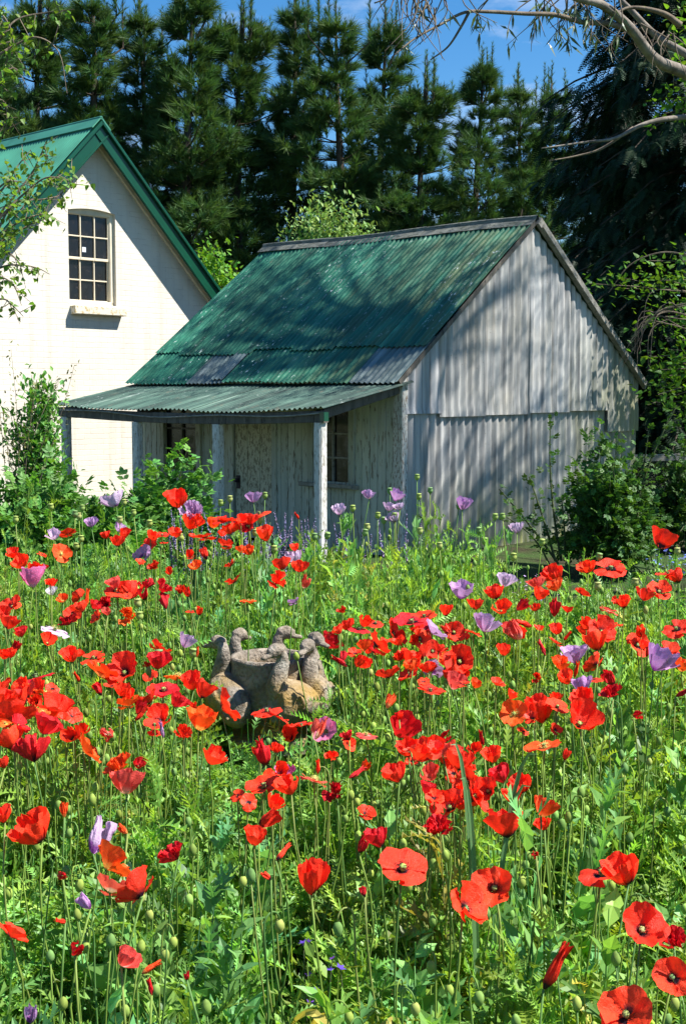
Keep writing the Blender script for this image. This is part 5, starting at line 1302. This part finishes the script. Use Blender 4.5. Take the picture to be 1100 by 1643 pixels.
while y < 9.8:
    wid = .2619 * y + 1.15; step = float(np.interp(y, [2, 5, 8.3, 9.8], [.106, .124, .15, .22]))
    for x in np.arange(-wid, wid, step):
        X_, Y_ = x + r_.normal() * step * .4, y + r_.normal() * step * .4; px = 550 + FPX * X_ / Y_
        if (X_ - UC[0]) ** 2 + (Y_ - UC[1]) ** 2 < .27 ** 2: continue
        v = math.sin(X_ * 1.7 + 2) * math.cos(Y_ * 1.3) + r_.normal() * .55; u = r_.random()
        kind = 'feather' if v > .62 else 'broad' if (v < -.6 or (px > 820 and Y_ < 4.0 and u < .3)) else 'grass' if u < .26 else 'poppy'
        V, T, C = TPL[kind][int(r_.integers(0, 6))]
        h = canopy(X_, Y_) * (.90 + .22 * math.sin(X_ * 7.3 + 2 * math.sin(Y_ * 3.1)) * math.sin(Y_ * 6.1 + math.sin(X_ * 4))) * r_.uniform(.72, 1.15)
        a = r_.uniform(0, 6.28); W = rotz(V, a) * np.array([.75, .75, h]) if kind != 'grass' else rotz(V, a) * np.array([.7, .7, h * .9])
        lx, ly = r_.normal() * .08, r_.normal() * .08
        W[:, 0] += W[:, 2] * lx + X_; W[:, 1] += W[:, 2] * ly + Y_
        hue = .1 + math.sin(X_ * 2.3 + 1.3 * math.sin(Y_)) * .5 + r_.normal() * .4
        tc = np.array([1 + .20 * hue, 1 + .04 * hue, 1 - .25 * hue]) * r_.uniform(.7, 1.25)
        if kind == 'grass': tc = tc * np.array([1.25, 1.15, 1.3])
        if r_.random() < .02: tc = tc * np.array([1.7, 1.0, 1.5])
        if kind == 'broad': tc = tc * np.array([.85, 1.0, 1.7])
        big.add(W, T, C * tc); nplants += 1
    y += step
fo = tag(big.build('meadow_foliage', MAT['meadow']), 'mass of lobed and feathery green leaves and stems filling the poppy meadow', None, None, 'stuff')
print('plants', nplants, 'tris', len(fo.data.polygons))

# ------------------------------------------------------------------ smaller plants
r_ = np.random.default_rng(404)
def spikes(name, label, cat, base, n, hmin, hmax, rad, group):
    o = tag(empty(name, base), label, cat, group); lf, wd, fl = Geo(), Geo(), Geo()
    S = r_.normal(size=(n, 3)) * np.array([rad * .35, rad * .35, 0]); E = S * 2.2 + np.stack([np.zeros(n), np.zeros(n), r_.uniform(hmin, hmax, n)], 1)
    shoots(lf, wd, S, E - (0, 0, .2), (8, 14), .07, LEAF, r_, .2, .03, .02, .004, .9)
    tv = np.array([(0, .5, 0), (0, -.5, 0), (.9, 0, .25), (.1, 0, .5)]); tt = np.array([(0, 1, 2), (0, 2, 3), (1, 3, 2)])
    for s_, e in zip(S, E):
        wd.add(*tube([s_ * 1.6 + (0, 0, e[2] - .3), e], (.003, .0015), 4, False)); m = 48; t = np.zeros(m); an = r_.uniform(0, 6.3, m); b = s_ * 1.6 + (0, 0, e[2] - .30)
        fl = Geo(); t = np.linspace(0, 1, m); fl.scatter(tv, tt, b + (e - b) * t[:, None], frames(np.stack([np.cos(an), np.sin(an), r_.uniform(0, .8, m)], 1)), .020 * (1.15 - .6 * t), jitc(r_, m, .45)); fl.build('flower_spike', MAT['lavender'], o)
    lf.build('foliage', MAT['rose'], o); wd.build('stems', MAT['cane'], o)
for px, lab in ((292, 'violet flower spikes below the shed window'), (455, 'thick clump of violet flower spikes in front of the shed door'), (505, 'violet flower spikes just left of the white front post'), (575, 'violet flower spikes right of the white front post'), (405, 'violet flower spikes left of the thick clump, below the door'), (640, 'sparse violet spikes at the shed corner')):
    b = at(px, 850, 8.9); spikes('salvia', lab, 'salvia', (b[0], 8.9, 0), 18 if px not in (640, 575) else 8, .72, .98, .20, 'violet salvias along the shed front')
def dots(name, label, base, n, rad, h, mat, size, group=None):
    o = tag(empty(name, base), label, 'flowers', group); lf, wd, fl = Geo(), Geo(), Geo()
    E = r_.normal(size=(n, 3)) * np.array([rad, rad, .05]) + (0, 0, h); shoots(lf, wd, E * (.3, .3, 0), E, (4, 8), .05, LEAF, r_, .2, .03, .05, .003)
    th = np.arange(5) * 2 * math.pi / 5; tv = np.concatenate([[(0, 0, 0)], np.stack([np.cos(th), np.sin(th), .2 + 0 * th], 1), np.stack([.5 * np.cos(th + .63), .5 * np.sin(th + .63), .05 + 0 * th], 1)])
    tt = np.array([(0, 1 + k, 6 + k) for k in range(5)] + [(0, 6 + k, 1 + (k + 1) % 5) for k in range(5)])
    M = frames(np.tile([1., 0, 0], (n * 2, 1)) + r_.normal(size=(n * 2, 3)) * .35); P = np.concatenate([E, E + r_.normal(size=E.shape) * .03])
    for q in range(n * 2):
        fl = Geo(); fl.scatter(tv, tt, P[q:q + 1], M[q:q + 1], r_.uniform(.7, 1.2, 1) * size, jitc(r_, 1, .25)); fl.build('bloom', mat, o)
    lf.build('foliage', MAT['meadow'], o); wd.build('stems', MAT['cane'], o)
violet = plain_mat('pale_violet_bloom', (.50, .36, .62), .6, 20, .2); blue = plain_mat('blue_bloom', (.16, .20, .62), .6, 20, .2)
b = at(835, 930, 8.6); dots('alyssum', 'low cushion of small pale violet flowers at the foot of the gable wall', (b[0], 8.6, 0), 40, .12, .48, violet, .014)
b = at(1082, 905, 7.6); dots('forget_me_not', 'small blue flowers below the netting fence', (b[0], 7.6, 0), 34, .10, .80, blue, .013)
b = at(520, 1487, 2.72); dots('pansy', 'small dark violet and yellow flowers low in the green gap', (b[0], 2.72, 0), 5, .05, .56, plain_mat('dark_violet_bloom', (.10, .04, .30), .6, 20, .2), .012)
# broad strap leaves and yellowed bulb leaves
def straps(name, label, base, n, L, w, mat, ends=None):
    o = tag(empty(name, base), label, 'plant'); 
    for k in range(n):
        g = Geo(); a = r_.uniform(0, 6.3); d = np.array([math.cos(a), math.sin(a), 0]); l = L * r_.uniform(.7, 1.1)
        e = ends[k] if ends else d * l * .7 + np.array([0, 0, l * r_.uniform(.25, .6)]); m_ = np.array([e[0] * .35, e[1] * .35, max(e[2], .3) * 1.02 + .05])
        ts = np.linspace(0, 1, 9); p = np.outer((1 - ts) ** 2, np.zeros(3)) + np.outer(2 * ts * (1 - ts), m_) + np.outer(ts ** 2, e); tg = nrm(np.gradient(p, axis=0)); sd = nrm(np.cross(tg, [0.2, -.8, .5])); ww = w * np.sin(math.pi * (.12 + .86 * ts)) ** .8
        up = np.cross(sd, tg) * (ww * .25)[:, None]
        V = np.concatenate([p + sd * ww[:, None] + up, p, p - sd * ww[:, None] + up]); T = []
        for i in range(8):
            for q in (0, 9): T += [(q + i, q + i + 1, q + 10 + i), (q + i, q + 10 + i, q + 9 + i)]
        g.add(V, T, np.ones(3) * r_.uniform(.8, 1.2)); g.build('leaf', mat, o)
b = at(775, 1290, 3.02); loc = np.array([b[0], 3.02, 0])
straps('iris_plant', 'tall arching strap leaves rising over the red drift', loc, 4, .9, .0065, leaf_mat('iris_leaves', (.13, .25, .10), .3), [at(722, 1195, 2.98) - loc, at(862, 1210, 2.98) - loc, at(738, 1250, 2.95) - loc, at(850, 1262, 2.98) - loc])
b = at(565, 1560, 2.5); straps('bulb_plant', 'collapsed yellowing bulb leaves low in the nearest green gap', (b[0], 2.5, .30), 22, .30, .010, leaf_mat('yellowed_leaves', (.48, .40, .10), .3))
